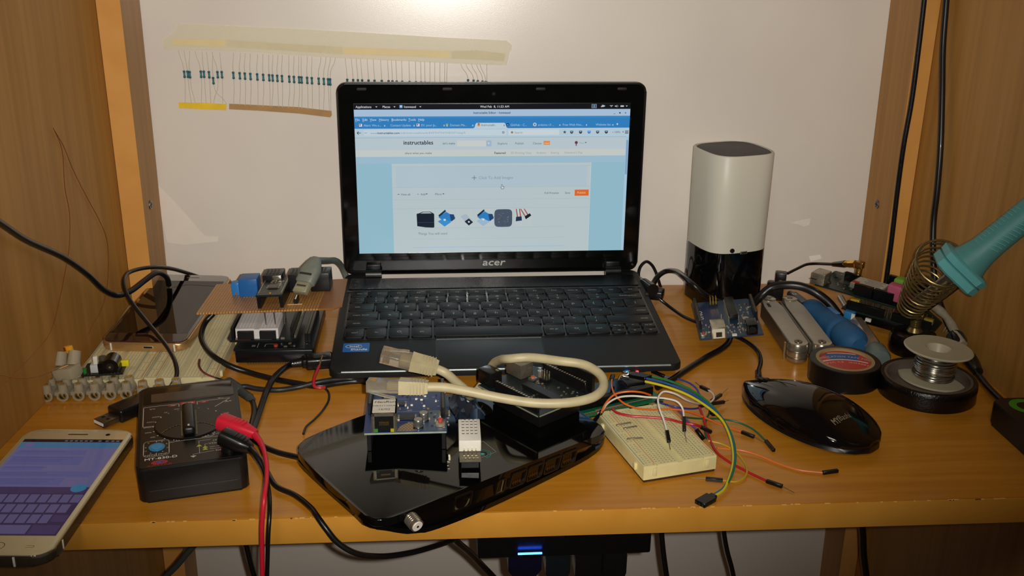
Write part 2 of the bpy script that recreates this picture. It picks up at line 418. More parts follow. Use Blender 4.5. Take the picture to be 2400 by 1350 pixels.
# bottom row
bt = [(x0, .0255, LT('ctrl', 3.4)), (.0255, .0447, LT('fn', 3.4)), (.0447, .0640, L1('Q')[:0] + [('O', 0, .4, 4.6), (',', 2.0, -1.2, 4.6)]),
      (.0640, .0832, LT('alt', 3.4)), (.0832, .1775, []), (.1775, .1970, LT('alt gr', 3.2)), (.1970, .2165, [('O', 0, .4, 4.6), (',', 2.0, -1.2, 4.6)]),
      (.2165, .2360, LT('ctrl', 3.4))]
row(.0550, .0745, bt)
for x, t1, t2 in ((.2362, 'pg up', '<'), (.2500, '^', 'v'), (.2638, 'pg dn', '>')):
    key(x, x+.0137, .0550, .0645, [(t2, 0, 0, 4.4)]); key(x, x+.0137, .0645, .0745, [(t1, 0, 0, 2.6 if len(t1) > 1 else 4.2)])
# sticker
b = MB(); b.M = BM
b.prism(rrect(.0085, .0325, .0303, .0487, .0008, 2), .0001, .0002, m('#1c63ad', .3, var=.12, scale=60), 0)
wh = m('#dfe8f0', .4, var=0)
for i in range(28):
    a0, a1 = 2*pi*i/32+.5, 2*pi*(i+1)/32+.5
    b.line([(.0175+.0068*cos(a0), .0426+.0033*sin(a0)), (.0175+.0068*cos(a1), .0426+.0033*sin(a1))], .0006, .00023, wh)
b.text('intel', .0175, .0413, .0046, wh, .00023, 'C', bold=1); b.text('inside', .0215, .0352, .0052, wh, .00023, 'C', italic=.2, bold=1, xs=1.15)
b.done('sticker', lap, label='blue chip-maker sticker on the palm rest')
# indicator lights
for x, c, e in ((.2393, '#1c8cff', 9), (.2474, '#ff2020', 7)):
    b = MB(); b.M = BM; b.box((x, -.0032, -.0048), (.0022, .0012, .0012), m(c, emit=e), .0003); b.done('indicator_light', lap)
b = MB(); b.M = BM; b.box((.0305, .1635, .0009), (.011, .0005, .0006), m('#b0b4b8', .3, .8)); b.box((.0330, .1612, .0010), (.0018, .0009, .0006), m('#2020e0', emit=.8)); b.done('power_button', lap)
# hinges
for x in (.0275, .2600):
    b = MB(); b.M = BM
    b.cyl((x-.0075, HB-.006, .0015), (x+.0075, HB-.006, .0015), .0052, m('#08090a', .3), 20)
    b.box((x, HB-.003, .006), (.014, .005, .010), m('#08090a', .35), .001)
    b.done('hinge', lap)
# lid: plane through the hinge line
HP = BM @ V((0, HB, 0))
LM = Matrix.Translation(HP) @ Matrix.Rotation(pi/2-TILT, 4, 'X')          # x along width, y up the lid, z towards the viewer
b = MB(); b.M = LM
b.prism(rrect(-.0010, -.0010, .2855, .1832, .0085, 6), -.0075, .0, m('#0a0b0c', .35, var=.08), .0018, 3, both=True)
# glossy bezel frame around the display
bz = m('#060707', .09, var=.05, scale=60)
X0, X1, Y0, Y1 = .01400, .27080, .0205, .1648
outer = rrect(.0012, .0012, .2833, .1810, .0070, 6)
def ringfill(b, outer, inner, z, mt):
    n = len(outer); b.raw([(x, y, z) for x, y in outer] + [(x, y, z) for x, y in inner], [(i, (i+1) % n, n+(i+1) % n, n+i) for i in range(n)], mt)
def sqlike(x0, y0, x1, y1, n):
    k = n//4; out = []
    for c in ((x1, y0), (x1, y1), (x0, y1), (x0, y0)): out += [c]*k
    return out
inner = rrect(X0, Y0, X1, Y1, .0003, 6)
ringfill(b, outer, inner, .0008, bz)
o2 = rrect(.0004, .0004, .2841, .1818, .0078, 6); n = len(o2)
b.raw([(x, y, 0) for x, y in o2]+[(x, y, .0008) for x, y in outer], [(i, (i+1) % n, n+(i+1) % n, n+i) for i in range(n)], bz)
b.raw([(x, y, .0008) for x, y in inner]+[(x, y, .0001) for x, y in inner], [(i, (i+1) % n, n+(i+1) % n, n+i) for i in range(n)], bz)
sv = m('#b9b9b5', .35, .6, var=0)
b.text('acer', .1430, .0068, .0098, sv, .00095, 'C', xs=1.28, italic=.22, bold=1)
b.disc(.1426, .1733, .00085, .0022, m('#141414', .1), 18); b.disc(.1426, .1733, .0009, .0009, m('#35353a', .05), 12)
for x in (.022, .100, .186, .262): b.prism(rrect(x-.0045, .1765, x+.0045, .1790, .001, 2), .0008, .0014, BLK(.6), .0002)
b.done('lid', lap)
# display
S = .2565/1366
DX, DY = .01425, .1640
scr = MB(); scr.M = LM
EM = .92
def se(h): return m(h, .16, emit=EM)
def sq(x0, y0, x1, y1, h, k=0):
    scr.quad(DX+x0*S, DY-y1*S, DX+x1*S, DY-y0*S, .0001+k*.00001, se(h))
def st(t, x, y, px, h, k=9, al='L', bold=0, xs=1.0, italic=0):
    scr.text(t, DX+x*S, DY-y*S, px*S, se(h), .0001+k*.00001, al, bold=bold, xs=xs, italic=italic)
sq(0, 0, 1366, 768, '#0b0f14')
st('Applications', 9, 19, 15.5, '#c8ccd0', bold=1); st('Places', 139, 19, 15.5, '#c8ccd0', bold=1); st('Iceweasel', 243, 19, 15.5, '#c8ccd0', bold=1)
sq(222, 5, 237, 20, '#6ea4d8', 2); sq(226, 8, 233, 13, '#dfeaf5', 3)
def caret(x, y, h='#c8ccd0', w=5): scr.poly([(DX+(x-w)*S, DY-(y-w*.55)*S), (DX+x*S, DY-(y+w*.6)*S), (DX+(x+w)*S, DY-(y-w*.55)*S)], se(h), .00022)
caret(110, 14); caret(198, 14); caret(324, 14)
st('Wed Feb  8, 11:53 AM', 617, 19, 15.5, '#c8ccd0', bold=1)
sq(1171, 3, 1196, 22, '#8fa0ae', 2); sq(1173, 5, 1194, 20, '#3d5468', 3); st('1', 1180, 18, 15, '#d0dde8', bold=1)
sq(1222, 7, 1232, 17, '#b8bec4', 2); sq(1230, 9, 1238, 15, '#b8bec4', 2); sq(1218, 13, 1222, 18, '#b8bec4', 2)
for k, w_ in enumerate((18, 12, 5)): scr.poly([(DX+(1270-w_/2)*S, DY-(9+k*3)*S), (DX+1270*S, DY-(18)*S), (DX+(1270+w_/2)*S, DY-(9+k*3)*S)], se('#b8bec4' if k != 1 else '#5a6068'), .0002+k*.00001)
sq(1288, 10, 1295, 16, '#b8bec4', 2); sq(1297, 7, 1299, 19, '#b8bec4', 2); sq(1302, 9, 1304, 17, '#8d949c', 2)
sq(1316, 9, 1332, 17, '#b8bec4', 2); sq(1332, 11, 1334, 15, '#b8bec4', 2); caret(1347, 13)
sq(0, 27, 1366, 768, '#a9c3dc', 1)
st('Instructable Editor - Iceweasel', 583, 49, 15, '#2b3a4d', bold=1)
sq(1283, 50, 1291, 52, '#2b3a4d', 3); sq(1311, 43, 1318, 50, '#2b3a4d', 3); st('x', 1339, 50, 15, '#2b3a4d', bold=1)
sq(0, 61, 1366, 121, '#2f7fc0', 2); sq(0, 61, 1366, 70, '#3a87c4', 3)
for t, x in (('File', 5), ('Edit', 40), ('View', 76), ('History', 120), ('Bookmarks', 181), ('Tools', 264), ('Help', 312)):
    st(t, x, 82, 16, '#cfe3f4'); sq(x, 85, x+8, 86.2, '#cfe3f4', 4)
for t, x, c in (('Alert: We n...', 45, 1), ('Contact Update', 175, 0), ('EV, your Ja...', 326, 1), ('Domain Ma...', 468, 2), ('GitHub - C...', 768, 3), ('arduino r3 ...', 905, 4), ('Free Web Hos...', 1028, 0), ('Website list', 1195, 0)):
    st(t, x, 110, 15.5, '#a8cbe8')
    if c == 1: sq(x-22, 97, x-8, 110, '#e8e0e8', 4); sq(x-20, 98, x-14, 106, '#c04048', 5)
    if c == 2: sq(x-20, 97, x-9, 108, '#8fae3a', 4); sq(x-16, 104, x-13, 112, '#dfe8d0', 5)
    if c == 3: scr.disc(DX+(x-14)*S, DY-103*S, .00024, 8*S, se('#15406e'), 14); scr.disc(DX+(x-14)*S, DY-104*S, .00025, 4*S, se('#4f94cc'), 12)
    if c == 4: scr.disc(DX+(x-16)*S, DY-103*S, .00024, 9*S, se('#c8d4dc'), 14); scr.disc(DX+(x-16)*S, DY-103*S, .00025, 5*S, se('#5a88a8'), 12)
for x in (144, 288, 436, 577, 890, 1011, 1145, 1278): st('x', x, 110, 14, '#cfe3f4', bold=1)
st('+', 1298, 110, 20, '#e8f2fa', bold=1)
def tr(pts, h, k): scr.poly([(DX+x*S, DY-y*S) for x, y in pts][::-1], se(h), .0001+k*.00001)
tr([(583, 121), (590, 116), (594, 100), (600, 94), (737, 94), (743, 100), (748, 116), (755, 121)], '#bcd0de', 5)
st('Instructabl...', 622, 110, 15.5, '#4f6070', k=10); sq(604, 98, 616, 110, '#d08a38', 6); sq(606, 96, 614, 101, '#a04040', 7); st('x', 733, 110, 14, '#4f6070', bold=1, k=10)
sq(0, 121, 1366, 165, '#b6cbd9', 3)
sq(45, 128, 748, 156, '#c3d3dc', 4); sq(758, 128, 1012, 156, '#c9d6dc', 4)
scr.line([(DX+12*S, DY-142*S), (DX+28*S, DY-142*S)], 3*S, .00022, se('#283848')); scr.line([(DX+18*S, DY-135*S), (DX+12*S, DY-142*S), (DX+18*S, DY-149*S)], 3*S, .00022, se('#283848'))
scr.line([(DX+48*S, DY-142*S), (DX+60*S, DY-142*S)], 2.5*S, .00022, se('#8a9cac')); 
st('www.', 77, 148, 15.5, '#8798a6'); st('instructables.com', 110, 148, 15.5, '#2b3a48', bold=1); st('/edit/instructable/edit/EXFYHTNIYHIEX0T/step/5', 222, 148, 15.5, '#8fa0ae', xs=1.03)
st('Search', 788, 148, 15.5, '#7f909e'); scr.disc(DX+776*S, DY-142*S, .00022, 6*S, se('#7f8a60'), 10)
sq(727, 137, 738, 147, '#6f8294', 5); sq(730, 140, 735, 144, '#c3d3dc', 6)
tr([(1040+9*cos(-pi/2+i*pi/5)*(1 if i % 2 == 0 else .45), 142+9*sin(-pi/2+i*pi/5)*(1 if i % 2 == 0 else .45)) for i in range(10)], '#33465a', 5)
for x, h in ((1075, '#33465a'), (1120, '#1c2c40'), (1163, '#2d7fd0'), (1206, '#33465a'), (1250, '#1c2c40')):
    tr([(x-8, 136), (x+8, 136), (x+7, 147), (x, 151), (x-7, 147)], h, 5); sq(x-4, 139, x+4, 142, '#b6cbd9', 6)
st('100%', 1305, 148, 14.5, '#4a5b6b', al='C'); st('-', 1280, 148, 18, '#33465a', bold=1); st('+', 1330, 148, 16, '#33465a', bold=1)
for y in (136, 142, 148): sq(1345, y, 1362, y+3, '#1c2c40', 5)
sq(0, 165, 1352, 168, '#9fb6c6', 4)
sq(0, 168, 1352, 228, '#b9c9d0', 4); sq(0, 228, 1352, 262, '#c6cdc9', 4)
st('instructables', 236, 201, 29, '#16202c', bold=1, xs=1.0)
st('share what you make', 242, 249, 15.5, '#4a5660', italic=.25)
st("let's make", 430, 201, 15.5, '#3a4650', italic=.2); sq(502, 182, 648, 212, '#c9cfca', 5); sq(648, 182, 674, 212, '#9fb8d2', 5); scr.disc(DX+660*S, DY-196*S, .0002, 5*S, se('#c0d2e2'), 10)
st('Explore', 705, 203, 15.5, '#5a6874'); st('Publish', 792, 203, 15.5, '#5a6874'); st('Classes', 880, 203, 15.5, '#5a6874')
sq(935, 186, 967, 206, '#e08a4a', 5); st('new', 939, 202, 15, '#f0c8a8', k=10)
scr.disc(DX+1100*S, DY-195*S, .0002, 8*S, se('#6a3a4c'), 10); sq(1097, 200, 1103, 212, '#8a5a6c', 6); st('You', 1114, 202, 15, '#8fa0ac'); caret(1148, 196, '#33465a')
st('Featured:', 688, 251, 15.5, '#2b3640', bold=1)
for t, x in (('3D Printing Class', 770), ('Arduino', 900), ('Sewing', 972), ("Valentine's Day", 1040)): st(t, x, 251, 15, '#93a2a8')
sq(0, 262, 1352, 768, '#93bccb', 2); sq(0, 262, 1352, 297, '#9dbdd0', 3)
sq(1352, 165, 1366, 768, '#a8c6da', 3); sq(1354, 184, 1364, 360, '#7fa3c4', 4)
sq(176, 296, 1180, 768, '#b8c7ca', 4)
sq(196, 312, 1160, 420, '#b0c4cf', 5)
for y in (296, 312, 420, 483, 560-30): sq(178, y, 1178, y+1.2, '#a3b4be', 6)
sq(1178, 296, 1180, 768, '#c9d2d2', 6)
scr.line([(DX+577*S, DY-372*S), (DX+598*S, DY-372*S)], 3*S, .0002, se('#6a7a86')); scr.line([(DX+587.5*S, DY-362*S), (DX+587.5*S, DY-382*S)], 3*S, .0002, se('#6a7a86'))
st('Click To Add Images', 610, 379, 20.5, '#8494a0', xs=1.0)
tr([(725, 407), (730, 407), (730, 415), (738, 417), (740, 424), (736, 432), (726, 432), (720, 422), (725, 421)], '#3c4a58', 8); tr([(726.5, 409), (728.5, 409), (728.5, 417), (736, 419), (738, 424), (735, 430), (727, 430), (723, 423), (726.5, 422)], '#c8d2d6', 9)
st('View all', 218, 460, 15, '#4a5660'); sq(202, 453, 211, 456, '#4a5660', 8); st('+  Add', 300, 460, 15, '#4a5660'); caret(348, 454, '#33465a'); st('More', 390, 460, 15, '#4a5660'); caret(432, 454, '#33465a')
st('Full Preview', 945, 459, 15, '#4a5660'); st('Save', 1050, 459, 15, '#4a5660'); sq(1100, 438, 1172, 470, '#dc6a2e', 8); st('Publish', 1113, 459, 15.5, '#f0c49c', k=11)
# photo thumbnails
def th(x): sq(x-2, 534, x+92, 630, '#bcc8ca', 6)
for x in (295, 395, 495, 593, 692, 795): th(x)
tr([(295, 558), (300, 555), (380, 555), (384, 560), (384, 628), (378, 631), (340, 629), (297, 622)], '#16202e', 8); sq(297, 602, 383, 604, '#33465c', 9); tr([(305, 555), (325, 546), (365, 546), (380, 555), (375, 557), (362, 549), (328, 549), (310, 557)], '#2b3a50', 8)
for ox in (0, 197):
    tr([(405+ox, 575), (445+ox, 548), (492+ox, 578), (450+ox, 612)], '#2c7fc0', 8); tr([(402+ox, 598), (430+ox, 582), (470+ox, 602), (436+ox, 626)], '#3a8fd0' if ox == 0 else '#9fb8cc', 9)
    tr([(405+ox, 566), (440+ox, 536), (444+ox, 546), (410+ox, 574)], '#15304e', 10); tr([(462+ox, 560), (484+ox, 562), (490+ox, 585), (470+ox, 600)], '#1f4470', 9); sq(432+ox, 585, 442+ox, 595, '#d0e0ec', 11)
tr([(518, 572), (545, 560), (573, 590), (548, 612)], '#aab8c6', 8); tr([(538, 600), (560, 584), (582, 604), (560, 622)], '#1c2836', 9); sq(556, 598, 564, 606, '#d8e0e6', 10)
tr([(x, y) for x, y in [(692+88*.5+46*cos(a)*abs(cos(a))**-.6, 584+47*sin(a)*abs(sin(a))**-.6) for a in [.01+2*pi*i/24 for i in range(24)]]], '#4a5668', 8)
rq = random.Random(5)
for i in range(26):
    a, bb = rq.uniform(-35, 30), rq.uniform(-38, 36); tr([(736+a, 584+bb), (738+a+rq.uniform(3, 12), 583+bb+rq.uniform(-8, 8)), (737+a+rq.uniform(2, 8), 586+bb)], rq.choice(['#6a7a90', '#3a465a', '#7a7070', '#5a6a84']), 9)
for x in (800, 808, 816): tr([(x, 536), (x+5, 536), (x+12, 578), (x+6, 578)], '#a05048' if x != 808 else '#c8ccd0', 8)
tr([(802, 578), (830, 576), (832, 598), (800, 602)], '#1f3550', 9)
for x in (822, 832, 840): tr([(x, 536), (x+5, 536), (x+28, 572), (x+22, 574)], '#a05048' if x != 832 else '#c8ccd0', 8)
tr([(845, 576), (872, 560), (880, 572), (852, 592)], '#121c28', 9)
st('Things You will need', 301, 668, 17.5, '#6a7680')
sq(270, 632, 1050, 633, '#a3b4be', 6); sq(270, 735, 1050, 737, '#94b4dc', 6); sq(270, 690, 1050, 691, '#a3b4be', 6)
scr.done('display', lap)
# ------------------------------------------------------------------ things taped to the wall
lead = m('#cfc8b8', .25, .15, var=0); capb = m('#2a5a64', .35, var=.15); mid = m('#4a94a2', .35, var=.2)
def wpoly(name, px, off, mt, label, cat, group=None, th=.00015, zsub=1):
    """thin taped strip: polygon given on the wall, real thickness th"""
    P = [WP(x, y, off) for x, y in px]; o = P[0].copy(); b = MB(); n = len(P)
    F = [p-o+V((0, -th, 0)) for p in P]; B = [p-o for p in P]
    b.raw(F+B, [tuple(range(n)), tuple(range(2*n-1, n-1, -1))] + [(i, i+n, (i+1) % n+n, (i+1) % n) for i in range(n)], mt)
    ob = b.done(name); ob.location = o; return tag(ob, label, cat, group)
yel = m('#e8c020', .5, var=.15, scale=60); brn = m('#a8824e', .55, var=.2, scale=50)
pyel = m('#f0cc60', .5, var=.1, scale=60); pbrn = m('#cdbb8c', .55, var=.15, scale=50)
wpoly('paper_tape', [(404, 92), (528, 94), (529, 109), (404, 105)], .0004, pyel, 'yellow paper strip under the left end of the masking tape', 'tape strip')
wpoly('paper_tape', [(532, 94), (660, 102), (802, 110), (803, 127), (660, 118), (532, 109)], .0004, pbrn, 'dull brown paper strip under the masking tape, between the two yellow strips', 'tape strip')
wpoly('paper_tape', [(804, 111), (930, 115), (1055, 120), (1055, 136), (930, 131), (804, 126)], .0004, pyel, 'yellow paper strip under the masking tape, above the laptop', 'tape strip')
wpoly('paper_tape', [(1058, 120), (1120, 118), (1184, 126), (1182, 143), (1058, 137)], .0004, pbrn, 'dull brown paper strip under the right end of the masking tape', 'tape strip')
mk = bpy.data.materials.new('masking_tape'); mk.use_nodes = True
nb = mk.node_tree.nodes['Principled BSDF']; nb.inputs['Roughness'].default_value = .5; nb.inputs['Base Color'].default_value = lin('#f6f1d4'); nb.inputs['Alpha'].default_value = .62
nn = mk.node_tree.nodes.new('ShaderNodeTexNoise'); nn.inputs['Scale'].default_value = 25; nn.inputs['Detail'].default_value = 5
rp = mk.node_tree.nodes.new('ShaderNodeMapRange'); rp.inputs['To Min'].default_value = .2; rp.inputs['To Max'].default_value = .38
tcn = mk.node_tree.nodes.new('ShaderNodeTexCoord'); mk.node_tree.links.new(tcn.outputs['Object'], nn.inputs['Vector'])
mk.node_tree.links.new(nn.outputs['Fac'], rp.inputs['Value']); mk.node_tree.links.new(rp.outputs['Result'], nb.inputs['Alpha'])
wpoly('masking_tape', [(417, 56), (520, 60), (700, 68), (860, 77), (1040, 88), (1170, 94), (1187, 95), (1200, 106), (1199, 115), (1194, 124), (1187, 153), (1120, 151), (940, 143), (760, 134), (600, 122), (480, 117), (384, 116), (383, 94), (398, 83), (412, 70)],
      .0008, mk, 'long strip of cream masking tape holding resistor leads on the wall', 'masking tape')
wpoly('paper_tape', [(419, 240), (475, 241), (531, 244), (530, 258), (475, 256), (419, 253)], .0006, yel, 'bright yellow tape strip at the lower end of the leftmost resistors', 'tape strip')
wpoly('paper_tape', [(537, 243), (600, 246), (700, 251), (777, 260), (778, 270), (774, 275), (700, 266), (600, 259), (537, 256)], .0006, brn, 'brown tape strip at the lower end of the hanging resistors, left of the laptop', 'tape strip')
wpoly('clear_tape', [(369, 432), (420, 485), (480, 553), (512, 555), (510, 566), (430, 574), (392, 568), (376, 500)], .0003, m('#e6dcd0', .2, var=.04, scale=30), 'faint crumpled patch of clear tape on the wall beside the left batten', 'tape strip')
wpoly('clear_tape', [(1896, 601), (1922, 597), (1926, 606), (1900, 613)], .0003, m('#f4efe6', .3, var=.05), 'tiny white scrap of tape on the wall beside the right batten', 'tape strip')
wpoly('clear_tape', [(1854, 522), (1880, 516), (1900, 512), (1896, 527), (1884, 531), (1870, 526)], .0003, m('#e8dfd4', .3, var=.05), 'faint curved scrap of clear tape on the wall right of the lamp speaker', 'tape strip')

def resistor_proto():
    t = thing('resistor', 'resistor', 'resistor')
    b = MB(); r = .00105
    prof = [(0, -.0034), (r*.8, -.0034), (r*1.12, -.0028), (r*1.12, -.0020), (r*.82, -.0015), (r*.82, .0015), (r*1.12, .0020), (r*1.12, .0028), (r*.8, .0034), (0, .0034)]
    b.lathe(prof, capb, 12); 
    for z in (-.0009, 0, .0009): b.lathe([(r*.84, z-.0002), (r*.86, z-.0002), (r*.86, z+.0002), (r*.84, z+.0002)], m('#0e2226', .4), 12)
    b.lathe([(r*.825, -.00145), (r*.83, -.0014), (r*.83, .0014), (r*.825, .00145)], mid, 12)
    return t, b.done('resistor_body', t)
rproto, rbody = resistor_proto()
first = True
def resistor(px, py, tx, ty, bx, by, label, group, knee=None):
    """body centre, upper lead end, lower lead end, all on the wall"""
    global first
    c = WP(px, py, .0016)
    if first: t = rproto; first = False
    else:
        t = rproto.copy(); COL.objects.link(t); o = rbody.copy(); COL.objects.link(o); o.parent = t
    t.location = c; t['label'] = label; t['group'] = group
    for (x, y, s) in ((tx, ty, 1), (bx, by, -1)):
        e = WP(x, y, .0009)-c; a = V((0, 0, .0033*s)); kn = V((e.x*.15, -.0006, e.z*.45 if abs(e.z) > .008 else .005*s))
        if abs(kn.z) < .0045: kn.z = .0045*s
        b = MB(); b.tube([a, kn, e*.8+V((0, 0, 0)), e], .00026, lead, 6, 4); b.done('lead', t)
rq = random.Random(11)
g1 = [(432, 174, 418), (440, 174, 431), (445, 175, 444), (471, 174, 457), (478, 174, 473), (490, 175, 484), (500, 189, 498), (510, 175, 497), (520, 175, 515)]
gb = [434, 448, 457, 472, 483, 494, 531, 501, 522]
for k, ((x, y, tx), bx) in enumerate(zip(g1, gb)):
    lab = 'teal resistor with bright leads, lowest-hanging of those above the yellow strip' if y > 180 else 'teal resistor hanging above the bright yellow tape strip, far left of the wall'
    resistor(x, y, tx, 118+(tx-418)*.05, bx, 242 if bx < 530 else 245, lab, 'resistors above the yellow strip')
g2 = [547, 562, 574, 587, 603, 617, 631, 639, 650, 661, 678, 689, 701, 707, 720, 731, 747, 759, 769, 774]
for k, x in enumerate(g2):
    y = 176.5+(x-547)*.068; tx = x+rq.uniform(-1.5, 1.5)
    if x > 740: tx = x+5
    if x == 774: tx = 786
    resistor(x, y, tx, 123.5+(x-547)*.05, x+rq.uniform(-2, 3), 246+(x-547)*.058, 'small dark teal resistor hanging between the masking tape and the brown strip', 'resistors above the brown strip')
g3 = [814, 828, 839, 849, 864, 878, 895, 911, 920, 930, 943, 960, 975, 987, 996, 1008, 1019, 1031, 1042, 1047]
for k, x in enumerate(g3):
    resistor(x, 193+k*.45, x-5+k*.3, 136+(x-814)*.045, x+1, 262, 'resistor mostly hidden behind the top edge of the laptop lid', 'resistors behind the laptop lid')
for k, (x, tx) in enumerate(((1097, 1080), (1110, 1092), (1120, 1105), (1131, 1117), (1138, 1125), (1141, 1141))):
    resistor(x, 194+k, tx, 150, x+1, 262, 'resistor with a slanting lead at the right end of the masking tape', 'resistors at the right end of the tape')
# ------------------------------------------------------------------ shared electronics helpers
blk = m('#0c0c0d', .38, var=.08); blkg = m('#08080a', .12, var=.04); pin = m('#c8bfa0', .22, .9, var=0); steel = m('#b8b2a4', .24, .9, var=.12, scale=400)
gold = m('#c89a3a', .25, .9, var=.1); white = m('#d8d2c4', .45, var=.05); silk = m('#d8d4c8', .5, var=0)
pcbblue = m('#12295a', .3, var=.12, scale=500); pcbdark = m('#10181a', .3, var=.15, scale=500); pcbnavy = m('#0d1622', .3, var=.15, scale=500)
hole = m('#c9b98a', .3, .6, var=0); dark = m('#050505', .6, var=0)
def header(par, x0, y0, n, z, M=None, dx=0, dy=.00254, h=.0085, w=.0025, name='pin_header', mt=None):
    """female header: black strip with a row of sockets on top"""
    b = MB();
    if M is not None: b.M = M
    x1, y1 = x0+dx*(n-1), y0+dy*(n-1)
    b.box(((x0+x1)/2, (y0+y1)/2, z+h/2), (abs(x1-x0)+w, abs(y1-y0)+w, h), mt or blk, .0002, 1)
    for i in range(n): b.quad(x0+dx*i-.0004, y0+dy*i-.0004, x0+dx*i+.0004, y0+dy*i+.0004, z+h+.00003, m('#8d8468', .3, .8, var=0) if i % 1 == 0 else dark)
    return b.done(name, par)
def pins(par, pts, z0, z1, M=None, name='header_pins', mt=None, w=.0006):
    b = MB()
    if M is not None: b.M = M
    for x, y in pts: b.box((x, y, (z0+z1)/2), (w, w, z1-z0), mt or pin)
    return b.done(name, par)
def smd(par, area, z, n, seed, M=None, name='solder_parts', big=0):
    """small surface parts and solder pads scattered over a board area"""
    r = random.Random(seed); b = MB()
    if M is not None: b.M = M
    x0, y0, x1, y1 = area
    for i in range(n):
        x, y = r.uniform(x0, x1), r.uniform(y0, y1); k = r.random(); a, c = (.0010, .0006) if r.random() < .5 else (.0006, .0010)
        if k < .5: b.box((x, y, z+.0003), (a*1.6, c*1.6, .0006), m('#b8b09a', .25, .8, var=0))
        elif k < .7: b.box((x, y, z+.0004), (a*1.6, c*1.6, .0008), m('#1a1a1a', .4, var=0)); 
        elif k < .8: b.box((x, y, z+.0004), (a*1.5, c*1.5, .0008), m('#8a6a42', .4, var=0))
        else: b.quad(x-.0003, y-.0007, x+.0012, y-.0003, z+.00006, silk)
    return b.done(name, par)
def chip(par, x, y, z, w, d, h=.0016, M=None, name='chip', legs=True, mt=None):
    b = MB()
    if M is not None: b.M = M
    b.box((x, y, z+h/2+.0002), (w, d, h), mt or m('#141414', .35, var=.06), .0002, 1)
    if legs:
        n = max(3, int(d/.00127))
        for i in range(n):
            yy = y-d/2+(i+.5)*d/n
            for s in (-1, 1): b.box((x+s*(w/2+.0006), yy, z+.0004), (.0012, d/n*.4, .0004), pin)
    return b.done(name, par)

# ------------------------------------------------------------------ large breadboards
def bb_mat(): return m('#c9bf94', .45, var=.06, scale=200)
def breadboard(name, label, M, w, l, h, cols=63, holes=None, pads=None, backing=None, body=None, stripes=((.0035, '#2a5f8a'), (.0105, '#b04034'))):
    t = thing(name, label, 'breadboard', M)
    body = body or bb_mat(); z0 = .0022 if backing else 0
    if backing:
        b = MB(); b.box((w/2, l/2, .0012), (w-.0012, l-.0012, .0024), backing, .0003, 1); b.done('adhesive_backing', t, label='brown backing sheet')
    b = MB(); g = .0006
    # body cut into rail / main / rail strips by shallow channels, centre trough
    xs = [0, .0098, w/2-.0018, w/2+.0018, w-.0098, w]
    b.prism(rrect(0, 0, w, l, .0006, 2), z0, h-.0009, body, .0002, 1)
    for a, c in ((0, .0098), (.0103, w/2-.0016), (w/2+.0016, w-.0103), (w-.0098, w)): b.prism(rrect(a+.0001, .0001, c-.0001, l-.0001, .0003, 1), h-.0010, h, body, .0002, 1)
    hm = holes or m('#efe6b8', .5, var=0)
    y0 = l/2-(cols-1)*.00254/2; q = .00062
    for i in range(cols):
        y = y0+i*.00254
        for s in range(5):
            for x in (w/2-.0038-s*.00254, w/2+.0038+s*.00254): b.quad(x-q, y-q, x+q, y+q, h+.00003, hm)
        if i % 6 != 5:
            for x in (.0035, .0061, w-.0061, w-.0035): b.quad(x-q, y-q, x+q, y+q, h+.00003, hm)
    for sx, c in stripes:
        for x in ((sx-.0018 if sx < .006 else .0086), (w-.0086 if sx < .006 else w-.0014)):
            x = {True: (.0013, w-.0088), False: (.0087, w-.0013)}[sx < .006][0 if x < w/2 else 1]
            b.quad(x-.0002, .003, x+.0002, l-.003, h+.00004, m(c, .5, var=.1))
    b.done('board', t)
    return t
A1 = radians(1.0)
def rotM(p, a, z=0): return Matrix.Translation((p[0], p[1], z)) @ Matrix.Rotation(a, 4, 'Z')
bbL = breadboard('breadboard', 'long cream breadboard against the left side panel, carrying the power module', rotM((-.2878, .7645), radians(-.5)), .0540, .1650, .0095)
bbR = breadboard('breadboard', 'long cream breadboard right of its twin, beneath the gold phone', rotM((-.2330, .766), radians(-1.0)), .0552, .1650, .0095)
for nx_, ny_, dx_, dy_ in ((.0562, .02, .0022, .0045), (.0562, .083, .0022, .0045), (.0562, .145, .0022, .0045), (.012, -.0010, .0045, .0022), (.043, -.0010, .0045, .0022)):
    b = MB(); b.box((nx_, ny_, .004), (dx_, dy_, .005), bb_mat(), .0005); b.done('locking_nub', bbR)

# ------------------------------------------------------------------ gold phone
t = thing('smartphone', 'gold phone with a dark glass face lying across the long breadboards', 'phone', pose((-.2822, .8210, .0100), 2.7, 0, -5.2))
au = m('#c29a68', .3, .75, var=.05); w_, l_ = .0722, .1480
b = MB(); b.prism(rrect(0, 0, w_, l_, .0095, 8), 0, .0075, au, .0022, 4, both=True)
for x in (.0095, .0625): b.box((x, .0001, .0037), (.0014, .0012, .0066), white, .0002)
b.box((.0405, .0001, .0037), (.0090, .0010, .0026), m('#d8c8a8', .3, .8), .0004); b.box((.0405, -.0003, .0037), (.0072, .0006, .0014), dark)
b.done('shell', t)
b = MB(); b.prism(rrect(.0014, .0014, w_-.0014, l_-.0014, .0085, 8), .0072, .0082, m('#2a1812', .04, var=.02, spec=.8, coat=1.), .0004, 2); b.done('glass', t)
b = MB(); b.prism(rrect(.0040, .0175, w_-.0040, l_-.0160, .0003, 2), .0082, .00822, m('#0b0706', .03, var=0, spec=.7), 0); b.prism(rrect(.030, l_-.0085, .042, l_-.0072, .0006, 2), .0082, .00825, m('#5a4a40', .3), 0)
b.done('screen', t)

